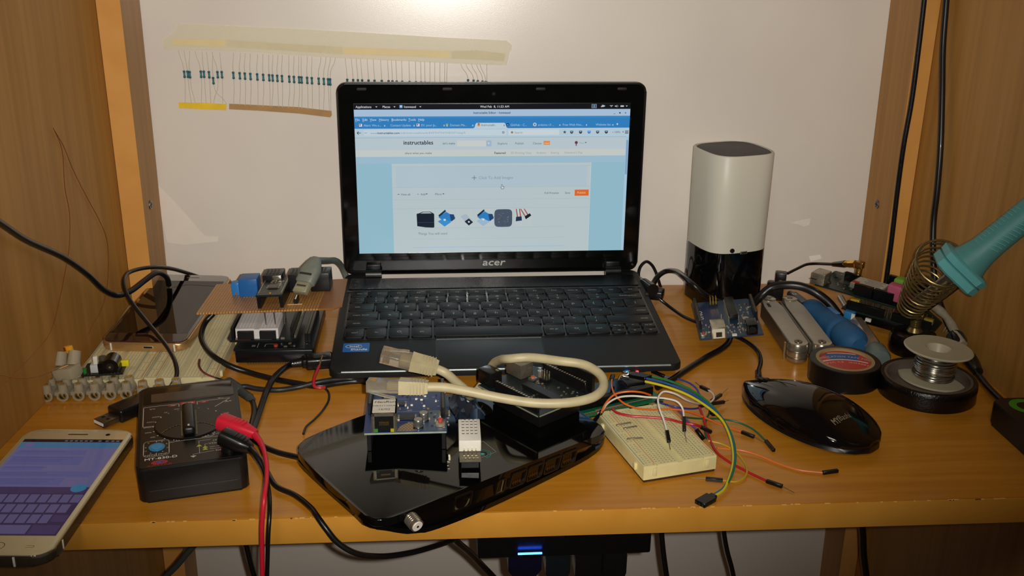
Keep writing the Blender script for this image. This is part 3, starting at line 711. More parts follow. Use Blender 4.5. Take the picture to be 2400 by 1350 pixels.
# ------------------------------------------------------------------ small power module on the left board
PM = fpx((192, 881), (287, 876), .0150)
t = thing('power_module', 'tiny black power supply board with a barrel jack, plugged into the left breadboard', 'circuit board', PM)
b = MB(); b.box((.0150, .0110, 0), (.0310, .0225, .0015), m('#181816', .35, var=.1), .0002, 1)
for i in range(4): b.box((.002+i*.0008, .0215, .0011), (.0004, .0008, .0006), pin)
b.done('circuit_board', t)
b = MB(); b.cyl((.0215, .0005, .0062), (.0215, .0150, .0062), .0062, blkg, 24); b.cyl((.0215, .0001, .0062), (.0215, .0006, .0062), .0030, dark, 20); b.box((.0215, .0080, .0025), (.0130, .0150, .0045), blk, .0006); b.cyl((.0215, -.0006, .0062), (.0215, .0050, .0062), .0009, pin, 8)
b.box((.0145, .004, .005), (.005, .007, .008), blkg, .001); b.done('barrel_jack', t)
b = MB(); b.box((.0100, .0065, .0040), (.0080, .0080, .0066), m('#b9bdbc', .35), .0006); b.box((.0100, .0065, .0100), (.0036, .0036, .0070), white, .0008); b.done('push_button', t)
b = MB(); b.cyl((.0020, .0030, .0008), (.0020, .0030, .0050), .0015, m('#1f8a3a', .2, trans=.3), 12); b.done('indicator_light', t)
b = MB(); b.box((.0295, .0130, .0035), (.0075, .0030, .0050), m('#d8c81c', .4), .0003); b.done('jumper_cap', t)
b = MB(); b.box((.0215, .0180, .0050), (.0060, .0060, .0080), m('#e09018', .4), .0006); b.done('trimmer', t)
b = MB(); b.cyl((.0130, .0165, .0008), (.0130, .0165, .0085), .0028, m('#6a6658', .3, .5), 18); b.done('capacitor', t)
pins(t, [(.002+i*.00254, .0005) for i in range(3)]+[(.027-i*.00254, .0005) for i in range(3)], -.0045, .001)

# ------------------------------------------------------------------ translucent screw terminals
tp = m('#cfc3a8', .3, trans=.6, var=.03, ior=1.25)
tpd = m('#c4b89c', .35, trans=.45, var=.03, ior=1.3)
brass = m('#c8a450', .25, .9, var=.1)
def strip(M, n, label, pitch=.0118, screws=True):
    t = thing('terminal_strip', label, 'terminal strip', M)
    for i in range(n):
        x = i*pitch
        b = MB(); 
        b.cyl((x, -.0085, .0046), (x, .0085, .0046), .0046, tp, 20); b.box((x, 0, .0046), (.0050, .0165, .0046), tp)
        for sy in (-.0052, .0052):
            b.cyl((x, sy, .0050), (x, sy, .0135), .0038, tp, 16, .0033)
        if i < n-1: b.box((x+pitch/2, 0, .0040), (pitch-.007, .0070, .0030), tp, .0004)
        for s in (-1, 1): b.cyl((x, s*.00855, .0046), (x, s*.00860, .0046), .0031, m('#6d5a30', .5), 16)
        b.done('terminal_pole', t)
        c = MB(); c.cyl((x, -.0080, .0046), (x, -.0088, .0046), .0022, m('#3a2c10', .4, .5), 10); c.cyl((x-.0005, -.0087, .0056), (x+.0015, -.0087, .0032), .0006, brass, 8)
        for sy in (-.0052, .0052): c.cyl((x, sy, .0136), (x, sy, .0139), .0018, brass, 12)
        c.done('brass_insert', t)
    return t
strip(fpx((106, 946), (296, 944), 0), 6, 'row of clear screw terminals on the shelf in front of the long breadboards') if False else None
o = G(108, 930, .0046); strip(Matrix.Translation((o.x, o.y+.0085, 0)) @ Matrix.Rotation(radians(1.5), 4, 'Z'), 6, 'clear plastic screw terminal strip lying on the shelf between the white phone and the multimeter', .01185)
o = G(330, 915, .010); strip(Matrix.Translation((o.x, o.y+.004, 0)) @ Matrix.Rotation(radians(8), 4, 'Z'), 3, 'short clear terminal strip half hidden behind the top of the multimeter', .0125)
# loose two-pole block leaning on the board corner
o = G(150, 893, .0100)
M = Matrix.Translation(o+V((0, .004, .001))) @ Matrix.Rotation(radians(-24), 4, 'Z') @ Matrix.Rotation(radians(-14), 4, 'Y')
t = thing('terminal_block', 'large clear two-pole screw terminal tilted on the corner of the left breadboard', 'terminal block', M)
b = MB(); b.box((.0, .0, .0045), (.0270, .0130, .0095), tpd, .0012)
b.box((-.0045, -.0068, .0045), (.0006, .0006, .0080), m('#6a5c40', .5)); b.done('block_body', t)
for x in (-.0070, .0075):
    b = MB(); b.cyl((x, .0045, .0080), (x, .0105, .0175), .0050, tpd, 20, .0046); b.done('screw_tower', t)
b = MB(); b.box((-.0020, .0140, .0185), (.0072, .0040, .0062), m('#e0a020', .4), .0012); b.box((-.0038, .0119, .0195), (.0018, .0006, .0030), m('#8a2c14', .5)); b.done('orange_clip', t, label='orange clip')

# ------------------------------------------------------------------ board stack behind the right breadboard
SM = fpx((553, 853), (744, 850), .0010); sm = SM
t = thing('circuit_board_stack', 'stacked black circuit boards with a white mini breadboard on top, left of the laptop', 'circuit board', SM)
b = MB(); b.box((.0320, .0510, .0062), (.0640, .1020, .0110), m('#0a0b0e', .3, var=.1), .001); b.done('housing', t, label='black lower housing')
b = MB(); b.box((.0320, .0510, .0126), (.0650, .1030, .0016), pcbdark, .0002, 1)
z = .01345
for pts in ([(.018, .003), (.018, .012)], [(.024, .004), (.024, .009), (.027, .010), (.032, .009), (.032, .004)]): b.line(pts, .0003, z, silk)
b.quad(.013, .005, .016, .0056, z, silk); b.quad(.013, .007, .016, .0076, z, silk); b.done('circuit_board', t)
b = MB(); b.cyl((.0330, .0050, .0134), (.0330, .0050, .0152), .0018, m('#a03a2c', .4), 12); b.done('reset_button', t, label='red button')
smd(t, (.036, .003, .060, .014), .0134, 16, 4)
header(t, .0600, .0120, 26, .0134); header(t, .0575, .0120, 26, .0134)
b = MB();
for i in range(18): b.box((.010+i*.0022, -.0006, .0004), (.0011, .0010, .0012), m('#6a6a6a', .3, .7, var=0))
b.done('contact_row', t)
# shield
zs = .0205
b = MB(); b.prism([(-.0060, .004), (-.0025, -.002), (.0475, -.002), (.0510, .0015), (.0510, .066), (-.0060, .066)], zs, zs+.0016, pcbdark, .0002, 1)
pass
b.line([(.0195, -.0012), (.031, -.0012)], .0002, zs+.00165, silk)
b.box((.008, -.0008, zs+.0017), (.012, .0012, .0002), m('#6a3030', .4)); b.done('shield_board', t)
header(t, -.0015, .0050, 18, zs+.0016); header(t, .0470, .0050, 22, zs+.0016)
pins(t, [(.0495, .004+i*.00254) for i in range(22)], zs+.0014, zs+.0032, name='solder_row', w=.0012)
b = MB(); b.box((.0240, .0050, zs+.0042), (.0060, .002, .0040), blk) if False else None
mb_ = MB(); mw = m('#cfcac8', .45, var=.03); zb_ = zs+.0016; x0, x1, y0, y1, hh = .0015, .0365, .0010, .0480, .0090
mb_.prism(rrect(x0, y0, x1, y1, .0006, 2), zb_, zb_+hh-.0006, mw, .0002, 1)
for a, c in ((x0, (x0+x1)/2-.0020), ((x0+x1)/2+.0020, x1)): mb_.prism(rrect(a, y0, c, y1, .0004, 1), zb_+hh-.0007, zb_+hh, mw, .0002, 1)
for i in range(17):
    for s in range(5):
        for sg in (-1, 1):
            x = (x0+x1)/2+sg*(.0038+s*.00254); y = y0+.0032+i*.00254; mb_.quad(x-.0008, y-.0008, x+.0008, y+.0008, zb_+hh+.00004, m('#f0ecec', .5, var=0))
mb_.done('mini_breadboard', t, label='white mini breadboard')
for x in (.0100, .0280):
    b = MB(); b.box((x, y0-.0012, zb_+.0038), (.0132, .0028, .0072), m('#050506', .5), .0003, 1); b.done('pin_socket', t)
b = MB()
for x in (.003, .023, .0400): b.box((x, .0000, zs+.0022), (.0030, .0014, .0014), m('#9a968c', .3, .6, var=0))
b.done('solder_parts', t)

# ------------------------------------------------------------------ copper strip board above the stack
PF = pose((-.1979, .8089, .0453), -.45, -2.0, -1.56)
t = thing('strip_board', 'brown copper strip board with relays, resting on the white mini breadboard', 'circuit board', PF)
W_ = .1120; D_ = .0700
phen = m('#8a5a2c', .35, var=.12, scale=150); cop = m('#c8985a', .35, .25, var=.15, scale=300)
b = MB(); b.prism([(.0, .0), (W_, .0), (W_+.006, .006), (W_+.0035, D_+.002), (.0010, D_)], 0, .0016, phen, .0002, 1)
n = 42; wstr = (W_-.013)/n
for i in range(n):
    x = .0006+i*wstr; b.raw([(x, -.0002, .00165), (x+wstr*.62, -.0002, .00165), (x+wstr*.62+.0010, D_-.001, .00165), (x+.0010, D_-.001, .00165)], [(0, 1, 2, 3)], cop)
    b.box((x+wstr*.31, -.0003, .0010), (wstr*.62, .0008, .0014), cop, .0002, 1)
    if i % 1 == 0:
        for k in range(26): b.quad(x+wstr*.18+.001*k/26, .0015+k*.00262, x+wstr*.46+.001*k/26, .0024+k*.00262, .00168, m('#4a2c12', .6, var=0))
b.box((W_*.70, .0115, .0019), (.0120, .0007, .0005), m('#c8a870', .4)); b.done('board', t)
rb = m('#1d5c9c', .35, var=.08)
b = MB(); b.box((.0365, .0345+.0078, .0016+.0078), (.0155, .0170, .0156), rb, .0006); b.text('RELAY', .0355, .040, .0026, m('#6a90b8', .5), .0016+.01565, xs=1.2) if False else None
for i in range(4): b.box((.0325+i*.0025, .0336, .0016), (.0010, .0010, .0010), pin)
b.done('relay', t, label='blue relay')
b = MB(); b.box((.0245, .0425, .0016+.0055), (.0066, .0085, .0112), m('#2474bc', .3, var=.05), .0008); b.cyl((.0250, .0381, .0036), (.0250, .0379, .0036), .0010, pin, 10); b.done('trimmer', t)
for x in (.0560, .0775, .0960):
    b = MB(); b.box((x, .0500, .0016+.0082), (.0165, .0190, .0162), m('#141417', .35, var=.06), .0007)
    for i in range(4): b.quad(x-.006+i*.003, .0440, x-.0045+i*.003, .0560, .01815, m('#1e1e22', .5))
    b.done('relay', t)
# nano board on two headers
for x in (.0505, .0688):
    b = MB(); b.box((x, .0250, .0016+.0045), (.0028, .0400, .0090), m('#08080a', .35), .0002, 1); b.done('pin_socket', t)
na = bpy.data.objects.new('nano_board', None); COL.objects.link(na); na.parent = t
b = MB(); b.box((.0597, .0255, .0128), (.0212, .0430, .0016), m('#15201e', .3, var=.12), .0002, 1)
for x in (.0505, .0688): b.box((x, .0250, .0113), (.0025, .038, .0016), blk)
for x in (.0503, .0690):
    for i in range(15): b.box((x, .0085+i*.00254, .0138), (.0009, .0011, .0006), pin)
b.done('circuit_board', na)
chip(na, .0600, .0230, .0136, .0080, .0080, .0011, mt=m('#4a4440', .3)); b = MB(); b.box((.0600, .0435, .0155), (.0076, .0070, .0038), steel, .0005); b.done('usb_port', na)
smd(na, (.056, .032, .067, .040), .0136, 14, 8); b = MB(); b.box((.0600, .0075, .0140), (.0014, .0009, .0008), m('#d08a28', .4)); b.done('indicator_light', na)
b = MB(); b.box((.0790, .0170, .0016+.0022), (.0030, .0110, .0044), m('#080808', .4), .0003, 1)
for i in range(4): b.box((.0790, .0130+i*.0026, .0016+.0047), (.0008, .0008, .0008), silk)
b.done('pin_socket', t)
pins(t, [(.055+i*.0076, .003) for i in range(3)], -.0120, .0005)
b = MB()
for px_, py_ in ((.006, .010), (.006, .060), (.108, .012), (.108, .058)): pass
# grey plug lying on the board
g0 = PF @ V((.0818, .0200, .0085)); g1 = PF @ V((.0960, .0500, .0320))
KM = frame(g0, g1-g0, (0, 0, 1))
t = thing('data_plug', 'grey flat data plug resting on the brown strip board, its cable looping behind the laptop', 'plug', KM)
gy = m('#747a70', .45, var=.08)
b = MB(); b.prism([(0, -.0062), (.0105, -.0062), (.0105, .0062), (0, .0062)], -.0030, .0030, m('#a39f84', .3, trans=.3, var=.1), .0008, 2, both=True)
b.box((.0058, 0, .0031), (.0014, .0085, .0006), m('#3a3a32', .5)); b.box((.0030, 0, .0032), (.0010, .0080, .0006), m('#c8c4a8', .3, .5)); b.done('connector', t)
b = MB()
def rg(x, w, h): return [(x, w*cos(2*pi*i/16)*abs(cos(2*pi*i/16))**-.4, h*sin(2*pi*i/16)*abs(sin(2*pi*i/16)+1e-9)**-.4) for i in [k+.01 for k in range(16)]]
b.loft([rg(.0095, .0072, .0042), rg(.0110, .0085, .0052), rg(.0240, .0088, .0056), rg(.0310, .0060, .0050), rg(.0360, .0036, .0036)], gy); b.box((.0165, 0, .0052), (.0018, .0110, .0012), m('#2c2e2a', .5)); b.done('grip', t)
ti = KM.inverted()
b = MB(); b.tube([ti @ p for p in [KM @ V((.034, 0, 0))] + [WP(768, 611, .060), WP(788, 612, .035), WP(802, 628, .016), WP(812, 650, .010), WP(824, 678, .008)]], .0032, gy, 12); b.done('cord', t)
# ------------------------------------------------------------------ multimeter
MMA = radians(13.3)
MM = rotM((-.1932, .5955), MMA); mmw, mml, mmh = .0690, .1235, .0245
t = thing('multimeter', 'black digital multimeter with a round dial, red and black leads plugged into it', 'multimeter', MM)
mb = m('#121110', .36, var=.1, scale=500, bump=.1)
b = MB(); b.prism(rrect(0, 0, mmw, mml, .0055, 6), 0, mmh, mb, .0016, 3, both=True)
b.box((mmw/2, -.0001, .0085), (mmw-.014, .0006, .0006), m('#22201c', .3)); b.done('case', t)
b = MB(); b.prism(rrect(.0022, .0018, mmw-.0022, .1090, .0015, 3), mmh-.0002, mmh+.0003, m('#0d0c0b', .3, var=.08), .0001, 1)
Z = mmh+.00035; wi = m('#b9b4a4', .5, var=0); red_ = m('#8a2a24', .5, var=.05)
b.line([(.0035, .0885), (.0035, .0895), (.0275, .0895), (.0275, .0850)], .0005, Z, wi)
b.line([(.0035, .0885), (.0035, .0590), (.0120, .0590)], .0005, Z, wi)
b.line([(.0400, .0850), (.0400, .0895), (.0630, .0895), (.0520, .0780)], .0005, Z, wi)
b.prism(rrect(.0285, .0868, .0388, .0910, .0005, 2), mmh, Z, m('#a8342c', .5), 0); b.text('OFF', .0336, .0873, .0034, silk, Z+.00003, 'C', xs=1.3, bold=1)
b.text('V=', .0075, .0845, .0034, wi, Z); b.text('V~', .0545, .0900, .0034, wi, Z); b.text('A=', .0590, .0830, .0038, wi, Z, bold=1)
for x0_, x1_ in ((.0200, .0265), (.0410, .0480)): b.quad(x0_, .0865, x1_, .0890, Z, red_)
b.text('1000', .0232, .0868, .0018, silk, Z+.00003, 'C'); b.text('750', .0445, .0868, .0018, silk, Z+.00003, 'C')
cx, cy, R_ = .0338, .0560, .0225
labs = ['200', '20', '2000m', '200m', '2000k', '200k', '20k', '2000', '200', '', '', '', '10A', '200m', '20m', '2000u', '200']
for i in range(20):
    a_ = pi/2+.30+i*(2*pi-.6)/19
    x, y = cx+(R_+.0012)*cos(a_), cy+(R_+.0012)*sin(a_)
    if x < mmw-.004: b.disc(x, y, Z, .0005, silk, 8)
    if i < len(labs) and labs[i]:
        x, y = cx+(R_+.0048)*cos(a_), cy+(R_+.0040)*sin(a_)
        if .004 < x < mmw-.006: b.text(labs[i], x, y-.0008, .0021, wi, Z, 'C', xs=1.1)
b.text('Ω', .0260, .0330, .0038, wi, Z, 'C')
b.line([(.0205, .0325), (.0640, .0325)], .0004, Z, wi)
b.line([(.0395, .0395), (.0415, .0340), (.0480, .0340), (.0500, .0360), (.0470, .0400)], .0005, Z, wi); b.text('hFE', .0445, .0352, .0024, silk, Z, 'C')
b.line([(.0560, .0430), (.0600, .0400)], .0005, Z, wi)
pts = rrect(.0045, .0155, .0205, .0370, .0030, 4); b.line(pts+[pts[0]], .0005, Z, wi); b.line([(.0125, .0155), (.0125, .0195)], .0005, Z, wi); b.line([(.0125, .0350), (.0125, .0370)], .0005, Z, wi)
b.text('NPN', .0084, .0165, .0030, wi, Z, 'C', xs=1.1); b.text('PNP', .0165, .0165, .0030, wi, Z, 'C', xs=1.1)
for t_, x, y in (('E', .0075, .0350), ('B', .0058, .0290), ('C', .0058, .0240), ('E', .0090, .0205), ('E', .0160, .0350), ('B', .0190, .0310), ('C', .0195, .0255), ('E', .0165, .0210)): b.text(t_, x, y-.0008, .0020, wi, Z, 'C')
b.text('MT-830-D', .0050, .0108, .0042, silk, Z, bold=1, xs=1.15)
b.disc(.0145, .0068, Z, .0052, m('#9a2430', .4), 24, .0030); b.poly([(.0118, .0055), (.0172, .0055), (.0158, .0085), (.0140, .0090)], m('#2a3f8a', .4), Z+.00003); b.text('A', .0145, .0058, .0028, m('#a83040', .4), Z+.00006, 'C', bold=1)
b.text('AIRSTAR', .0145, .0022, .0030, m('#8a2420', .5), Z, 'C', xs=1.35, bold=1)
yl = m('#a8a83a', .5, var=.05)
def trg(x, y, s): b.poly([(x-s, y-s*.8), (x+s, y-s*.8), (x, y+s*.9)], yl, Z)
trg(.0395, .0225, .0019); trg(.0432, .0195, .0019); trg(.0432, .0168, .0019)
b.text('10A=', .0480, .0265, .0026, wi, Z, xs=1.2); b.line([(.0395, .0250), (.0395, .0290), (.0470, .0290)], .0003, Z, wi); b.text('VΩmA-', .0455, .0225, .0030, wi, Z, xs=1.15)
b.line([(.0432, .0215), (.0432, .0235), (.0450, .0238)], .0003, Z, wi); b.text('COM-', .0495, .0120, .0030, wi, Z, xs=1.15, bold=1); b.line([(.0355, .0095), (.0355, .0115), (.0485, .0130)], .0003, Z, wi); b.line([(.0395, .0205), (.0395, .0122)], .0003, Z, wi)
b.poly([(.0335, .0095), (.0375, .0095), (.0355, .0070)], wi, Z)
b.text('500V MAX', .0460, .0180, .0018, wi, Z); b.text('200mA MAX UNFUSED', .0460, .0155, .0015, wi, Z); b.done('face_plate', t)
b = MB(); b.prism(rrect(.0030, .0935, mmw-.0030, .1195, .0015, 3), mmh-.0002, mmh+.0006, m('#15120f', .12), .0004, 2)
b.prism(rrect(.0085, .0960, .0560, .1095, .0008, 2), mmh+.0006, mmh+.0007, m('#3e342c', .2, var=.15), 0); b.done('display_window', t)
b = MB(); n = 36
b.lathe([(.0, .0010), (R_*.98, .0010), (R_, .0006), (R_+.0006, .0002), (R_+.0006, 0)], m('#0b0b0a', .3), 48, (cx, cy, mmh+.0003))
bs = [( .0, .0003), (.0205, .0003), (.0205, .0010)]
b.box((cx, cy, mmh+.0045), (.0080, .0400, .0062), mb, .0022, 3)
b.box((cx-.0048, cy, mmh+.0014), (.0008, .0360, .0004), m('#6a5e3a', .5)); b.box((cx+.0048, cy, mmh+.0014), (.0008, .0360, .0004), m('#6a5e3a', .5))
for s in (-1, 1):
    pts = [(cx+s*(.0052+.0125*k/6), cy-.0020-.0090*(k/6)**2) for k in range(7)]; b.line(pts, .0007, mmh+.0015, m('#6a5e3a', .5))
b.box((cx, cy-.0160, mmh+.0077), (.0012, .0020, .0003), m('#c8c4b4', .5)); b.done('dial', t)
b = MB(); b.cyl((.0128, .0272, mmh), (.0128, .0272, mmh+.0010), .0052, m('#2f7ba6', .35), 28); b.cyl((.0128, .0272, mmh+.0010), (.0128, .0272, mmh+.0013), .0036, m('#3a8ab8', .4), 24); b.done('transistor_socket', t, label='round blue socket')
# probe plugs
def sq_(p=3): return [((abs(cos(a))**(2/p))*(1 if cos(a) > 0 else -1), (abs(sin(a))**(2/p))*(1 if sin(a) > 0 else -1)) for a in [2*pi*k/16+.2 for k in range(16)]]
def probe(name, label, p0, p1, mt, lw, pts, rcab):
    z0 = mmh
    a, c = V(p0), V(p1); M = frame(a, c-a)
    t = thing(name, label, 'test lead', M); L = (c-a).length
    b = MB(); b.loft([[(x, w*cc, h*ss) for cc, ss in sq_()] for x, w, h in ((-.0070, .0050, .0044), (-.0060, .0062, .0056), (L*.45, .0060, .0054), (L*.62, .0050, .0046), (L*.95, .0032, .0032), (L, .0026, .0026))], mt)
    for k in range(4): b.box((L*.20+k*.0028, 0, .0054), (.0011, .0060, .0008), mt, .0003)
    b.cyl((0, 0, -.0040), (0, 0, -.0085), .0050, mt, 14); b.done('plug', t)
    Mi = M.inverted(); b = MB(); b.tube([Mi @ V(p) for p in pts], rcab, mt, 12, 8); b.done('lead', t); return t
redm = m('#c41c30', .42, var=.04); bkm = m('#100f0f', .33, var=.06, coat=.2)
pr0 = G(536, 994, .0335); pr1 = G(600, 1018, .031)
probe('test_lead', 'red test lead plugged into the multimeter, hanging over the shelf edge', pr0, pr1, redm, 0,
      [pr1+(pr1-pr0)*-.1, G(611, 1038, .030), G(624, 1080, .030), G(625, 1120, .028), GY(619, 1170, .556), GY(614, 1230, .553), GY(614, 1290, .555), GY(616, 1400, .558), GY(617, 1520, .56)], lambda f: .0026-.0011*min(1, f*5))
pk0 = G(541, 1030, .0325); pk1 = G(590, 1052, .028)
probe('test_lead', 'black test lead plugged in below the red one, hanging beside it', pk0, pk1, bkm, 0,
      [pk1+(pk1-pk0)*-.1, G(600, 1066, .030), G(618, 1100, .024), G(630, 1150, .016), GY(632, 1200, .565), GY(629, 1250, .5585), GY(627, 1310, .559), GY(624, 1420, .562), GY(622, 1520, .565)], lambda f: .0024-.0010*min(1, f*4))
# the third black cable dropping over the edge and back under the shelf
cable('power_cable', 'glossy black cable drooping over the front edge and back under the shelf', 'cable',
      P3((572, 1010, .004), (585, 1045, .005), (605, 1075, .006), (625, 1105, .005), (648, 1140, .0030), (690, 1160, .0024), (730, 1192, .0026)) +
      [G(742, 1207, .0036)+V((0, -.0006, 0)), GY(762, 1236, .5655), GY(792, 1272, .563), GY(835, 1297, .564), GY(890, 1304, .572), GY(960, 1296, .590), GY(1020, 1280, .61), GY(1060, 1266, .63), GY(1090, 1250, .645)], .0019, bkm, 12)

# ------------------------------------------------------------------ USB plug on the shelf
a = G(232, 995, .0035); c = G(318, 958, .0035)
M = frame(a, c-a); t = thing('usb_plug', 'black USB plug with a bare metal end, between the clear terminals and the multimeter', 'plug', M)
b = MB(); b.box((.0070, 0, .0007), (.0140, .0120, .0045), m('#7c7464', .3, .9, var=.1), .0004, 2); b.box((-.0001, 0, .0012), (.0006, .0108, .0022), m('#e8e4d8', .5)); b.box((.006, .0028, .00305), (.0022, .0022, .0002), dark); b.box((.006, -.0028, .00305), (.0022, .0022, .0002), dark); b.done('metal_shell', t)
b = MB(); b.box((.0275, 0, .0025), (.0290, .0165, .0105), bkm, .002, 3); b.tube([(.040, 0, .001), (.050, .0005, .0002), (.060, .004, -.0002)], .0022, bkm, 10); b.done('grip', t)

# ------------------------------------------------------------------ white phone on the front left corner
WMx = rotM((-.3032, .5346), radians(-3.6), .0002)
t = thing('smartphone', 'white phone with a lit chat screen, sticking out over the shelf edge', 'phone', WMx)
w_, l_, h_ = .0770, .1530, .0082
chrome = m('#b8b2a0', .15, .9, var=.05)
b = MB(); b.prism(rrect(0, 0, w_, l_, .0110, 8), 0, h_-.0012, m('#4a4436', .25, .55, var=.08), .0018, 3, both=True)
b.box((.0560, -.0001, .0036), (.0013, .0010, .0064), white, .0002); b.box((w_+.0001, .018, .0036), (.0008, .0013, .0060), white, .0002)
b.prism(rrect(.0002, .0002, w_-.0002, l_-.0002, .0108, 8), h_-.0026, h_-.0008, chrome, .0006, 2); b.done('frame', t)
b = MB(); b.prism(rrect(.0010, .0010, w_-.0010, l_-.0010, .0100, 8), h_-.0012, h_, m('#cdbf98', .12, var=.02, coat=.5), .0005, 2)
b.prism(rrect(.0315, l_-.0090, .0455, l_-.0077, .0006, 3), h_, h_+.0001, m('#3a2c1a', .4), 0); b.disc(.0595, l_-.0085, h_+.00005, .0016, m('#15100a', .1), 16)
pts = rrect(.0300, .0050, .0470, .0125, .0036, 5); b.line(pts+[pts[0]], .0004, h_+.00005, m('#6a5a3a', .4)); b.line([(.0600, .0095), (.0640, .0095), (.0645, .0085), (.0640, .0075), (.0600, .0075)], .0003, h_+.00005, m('#7a6a46', .4))
b.done('front_glass', t)
PE = .30
def pe(h): return m(h, .07, emit=PE, spec=.6)
b = MB(); sx0, sx1, sy0, sy1 = .0042, w_-.0042, .0195, l_-.0155; zz = h_+.00006
def pq(u0, v0, u1, v1, c, k=1): b.quad(sx0+(sx1-sx0)*u0, sy0+(sy1-sy0)*(1-v1), sx0+(sx1-sx0)*u1, sy0+(sy1-sy0)*(1-v0), zz+k*.00001, pe(c))
pq(0, 0, 1, 1, '#8e88c0', 0); pq(0, 0, 1, .035, '#1c1424'); pq(0, .035, 1, .105, '#5a98c8')
for i, u in enumerate((.42, .47, .52, .57, .62, .67, .76, .83, .89, .94)): pq(u, .012, u+.03, .026, '#8a86a0', 2)
pq(.05, .045, .14, .095, '#9088c0', 2); 
for v0, v1, u1 in ((.13, .185, .72), (.20, .30, .74), (.315, .355, .42), (.37, .43, .92), (.44, .52, .70)): pq(.03, v0, u1, v1, '#7f80c4', 2)
for v in (.145, .215, .235, .255, .325, .385, .405, .455, .475, .495): pq(.05, v, .45+.2*((v*37) % 1), v+.006, '#7070b0', 3)
b.disc(sx0+(sx1-sx0)*.90, sy0+(sy1-sy0)*.455, zz+.00004, .0050, pe('#4aa0d0'), 20)
pq(0, .535, 1, .60, '#574878', 1); pq(0, .60, 1, 1, '#4a3c68', 1)
for r_ in range(4):
    v0 = .605+r_*.098
    if r_ < 3:
        nk = (10, 9, 7)[r_]; off = (0, .05, .15)[r_]
        for k in range(nk): pq(off+k*.1+.008, v0+.006, off+k*.1+.092, v0+.086, '#7c74a8', 3)
    else: pq(.25, v0+.006, .72, v0+.086, '#7c74a8', 3); pq(.02, v0+.006, .22, v0+.086, '#5c4c80', 3); pq(.74, v0+.006, .98, v0+.086, '#5c4c80', 3)
pq(.01, .81, .14, .875, '#5c4c80', 3); pq(.86, .81, .99, .875, '#5c4c80', 3)
b.done('screen', t)

# ------------------------------------------------------------------ cables on the left
X_ = lambda px, py, x: GX(px, py, x)
cable('power_cable', 'thick black cable slung from the left edge to behind the gold phone', 'cable',
      [GY(-60, 485, .66), GY(0, 522, .70), GY(60, 562, .74), GY(150, 604, .79), GY(205, 643, .82), GY(245, 680, .845), GY(275, 692, .86), GY(305, 683, .875), GY(340, 657, .895), GY(365, 640, .91), GY(380, 641, .92), GY(392, 652, .93), GY(396, 668, .935)], .0025, bkm, 12)
cable('power_cable', 'black cable looping in front of the left batten and down across the gold phone', 'cable',
      [WP(475, 652, .012), WP(440, 640, .02), GY(400, 629, .945), GY(360, 626, .92), GY(320, 632, .90), GY(298, 642, .885), GY(290, 660, .87), GY(295, 685, .86), GY(315, 718, .85), GY(345, 755, .838), GY(370, 785, .82), GY(395, 818, .80), GY(411, 850, .782), GY(414, 880, .768), GY(400, 908, .752), G(385, 940, .004)], .0018, bkm, 10)
cable('usb_cable', 'black cable curving from under the strip board across to beneath the laptop', 'cable',
      P3((500, 735, .030), (482, 755, .024), (472, 785, .018), (482, 815, .014), (505, 838, .0125), (540, 858, .008), (580, 872, .003), (640, 888, .0026), (700, 899, .0026), (745, 905, .0026), (790, 898, .0026), (840, 893, .0026), (880, 897, .0026)), .0024, bkm, 10)
cable('usb_cable', 'dark grey cable along the shelf from the strain relief behind the multimeter', 'cable',
      P3((556, 908, .004), (575, 906, .004), (600, 911, .0028), (650, 914, .0028), (700, 907, .0028), (744, 896, .0055), (790, 889, .0055), (830, 889, .0040), (880, 893, .0065)), .0021, m('#1c1e1e', .4), 10)
a = G(545, 903, .006); c = G(588, 934, .006)
t = thing('strain_relief', 'grey ribbed cable end poking out behind the multimeter top corner', 'plug', frame(a, c-a))
b = MB(); L = (c-a).length
b.lathe([(0, -.004), (.0042, -.004), (.0045, .004), (.0038, .007)]+[((.0036 if k % 2 else .0029), .0075+k*.0011) for k in range(9)]+[(.0022, .0185), (0, .0185)], m('#3c403e', .5), 16)
for i, v in enumerate(b.v): b.v[i] = V((v.z*L/.0165, v.x, v.y))
b.done('boot', t)
cable('power_cable', 'black cable from the grey strain relief down behind the multimeter and on to the router', 'cable',
      P3((585, 932, .006), (593, 945, .0045), (596, 965, .0035), (590, 995, .003), (588, 1020, .003), (610, 1042, .003), (650, 1060, .003), (690, 1070, .003), (712, 1076, .006)), .0021, bkm, 10)
# USB plug going into the laptop
a = G(712, 848, .0085); c = G(772, 843, .0085)
t = thing('usb_plug', 'black USB plug pushed into the left side of the laptop, with its cable', 'plug', frame(a, c-a))
b = MB(); b.box((.0125, 0, -.0003), (.0225, .0160, .0100), bkm, .0022, 3); b.box((.0030, .0, 0), (.010, .012, .008), bkm, .002); b.box((.0130, -.002, .0048), (.010, .004, .0003), m('#1c1c1c', .3))
b.cyl((-.0100, -.001, -.0010), (.0, 0, 0), .0028, bkm, 14, .0042)
for k in range(4): b.cyl((-.0025-k*.002, -.0002*k, -.0004), (-.0035-k*.002, -.0002*k, -.0004), .0040-k*.0002, bkm, 14)
Mi = t.matrix_world.inverted() if False else frame(a, c-a).inverted()
b.tube([Mi @ p for p in P3((700, 849, .0075), (680, 856, .006), (655, 873, .008), (636, 895, .0075), (622, 925, .0035), (612, 955, .0028), (600, 990, .0028), (590, 1015, .003))], .0025, bkm, 10); b.done('grip', t)
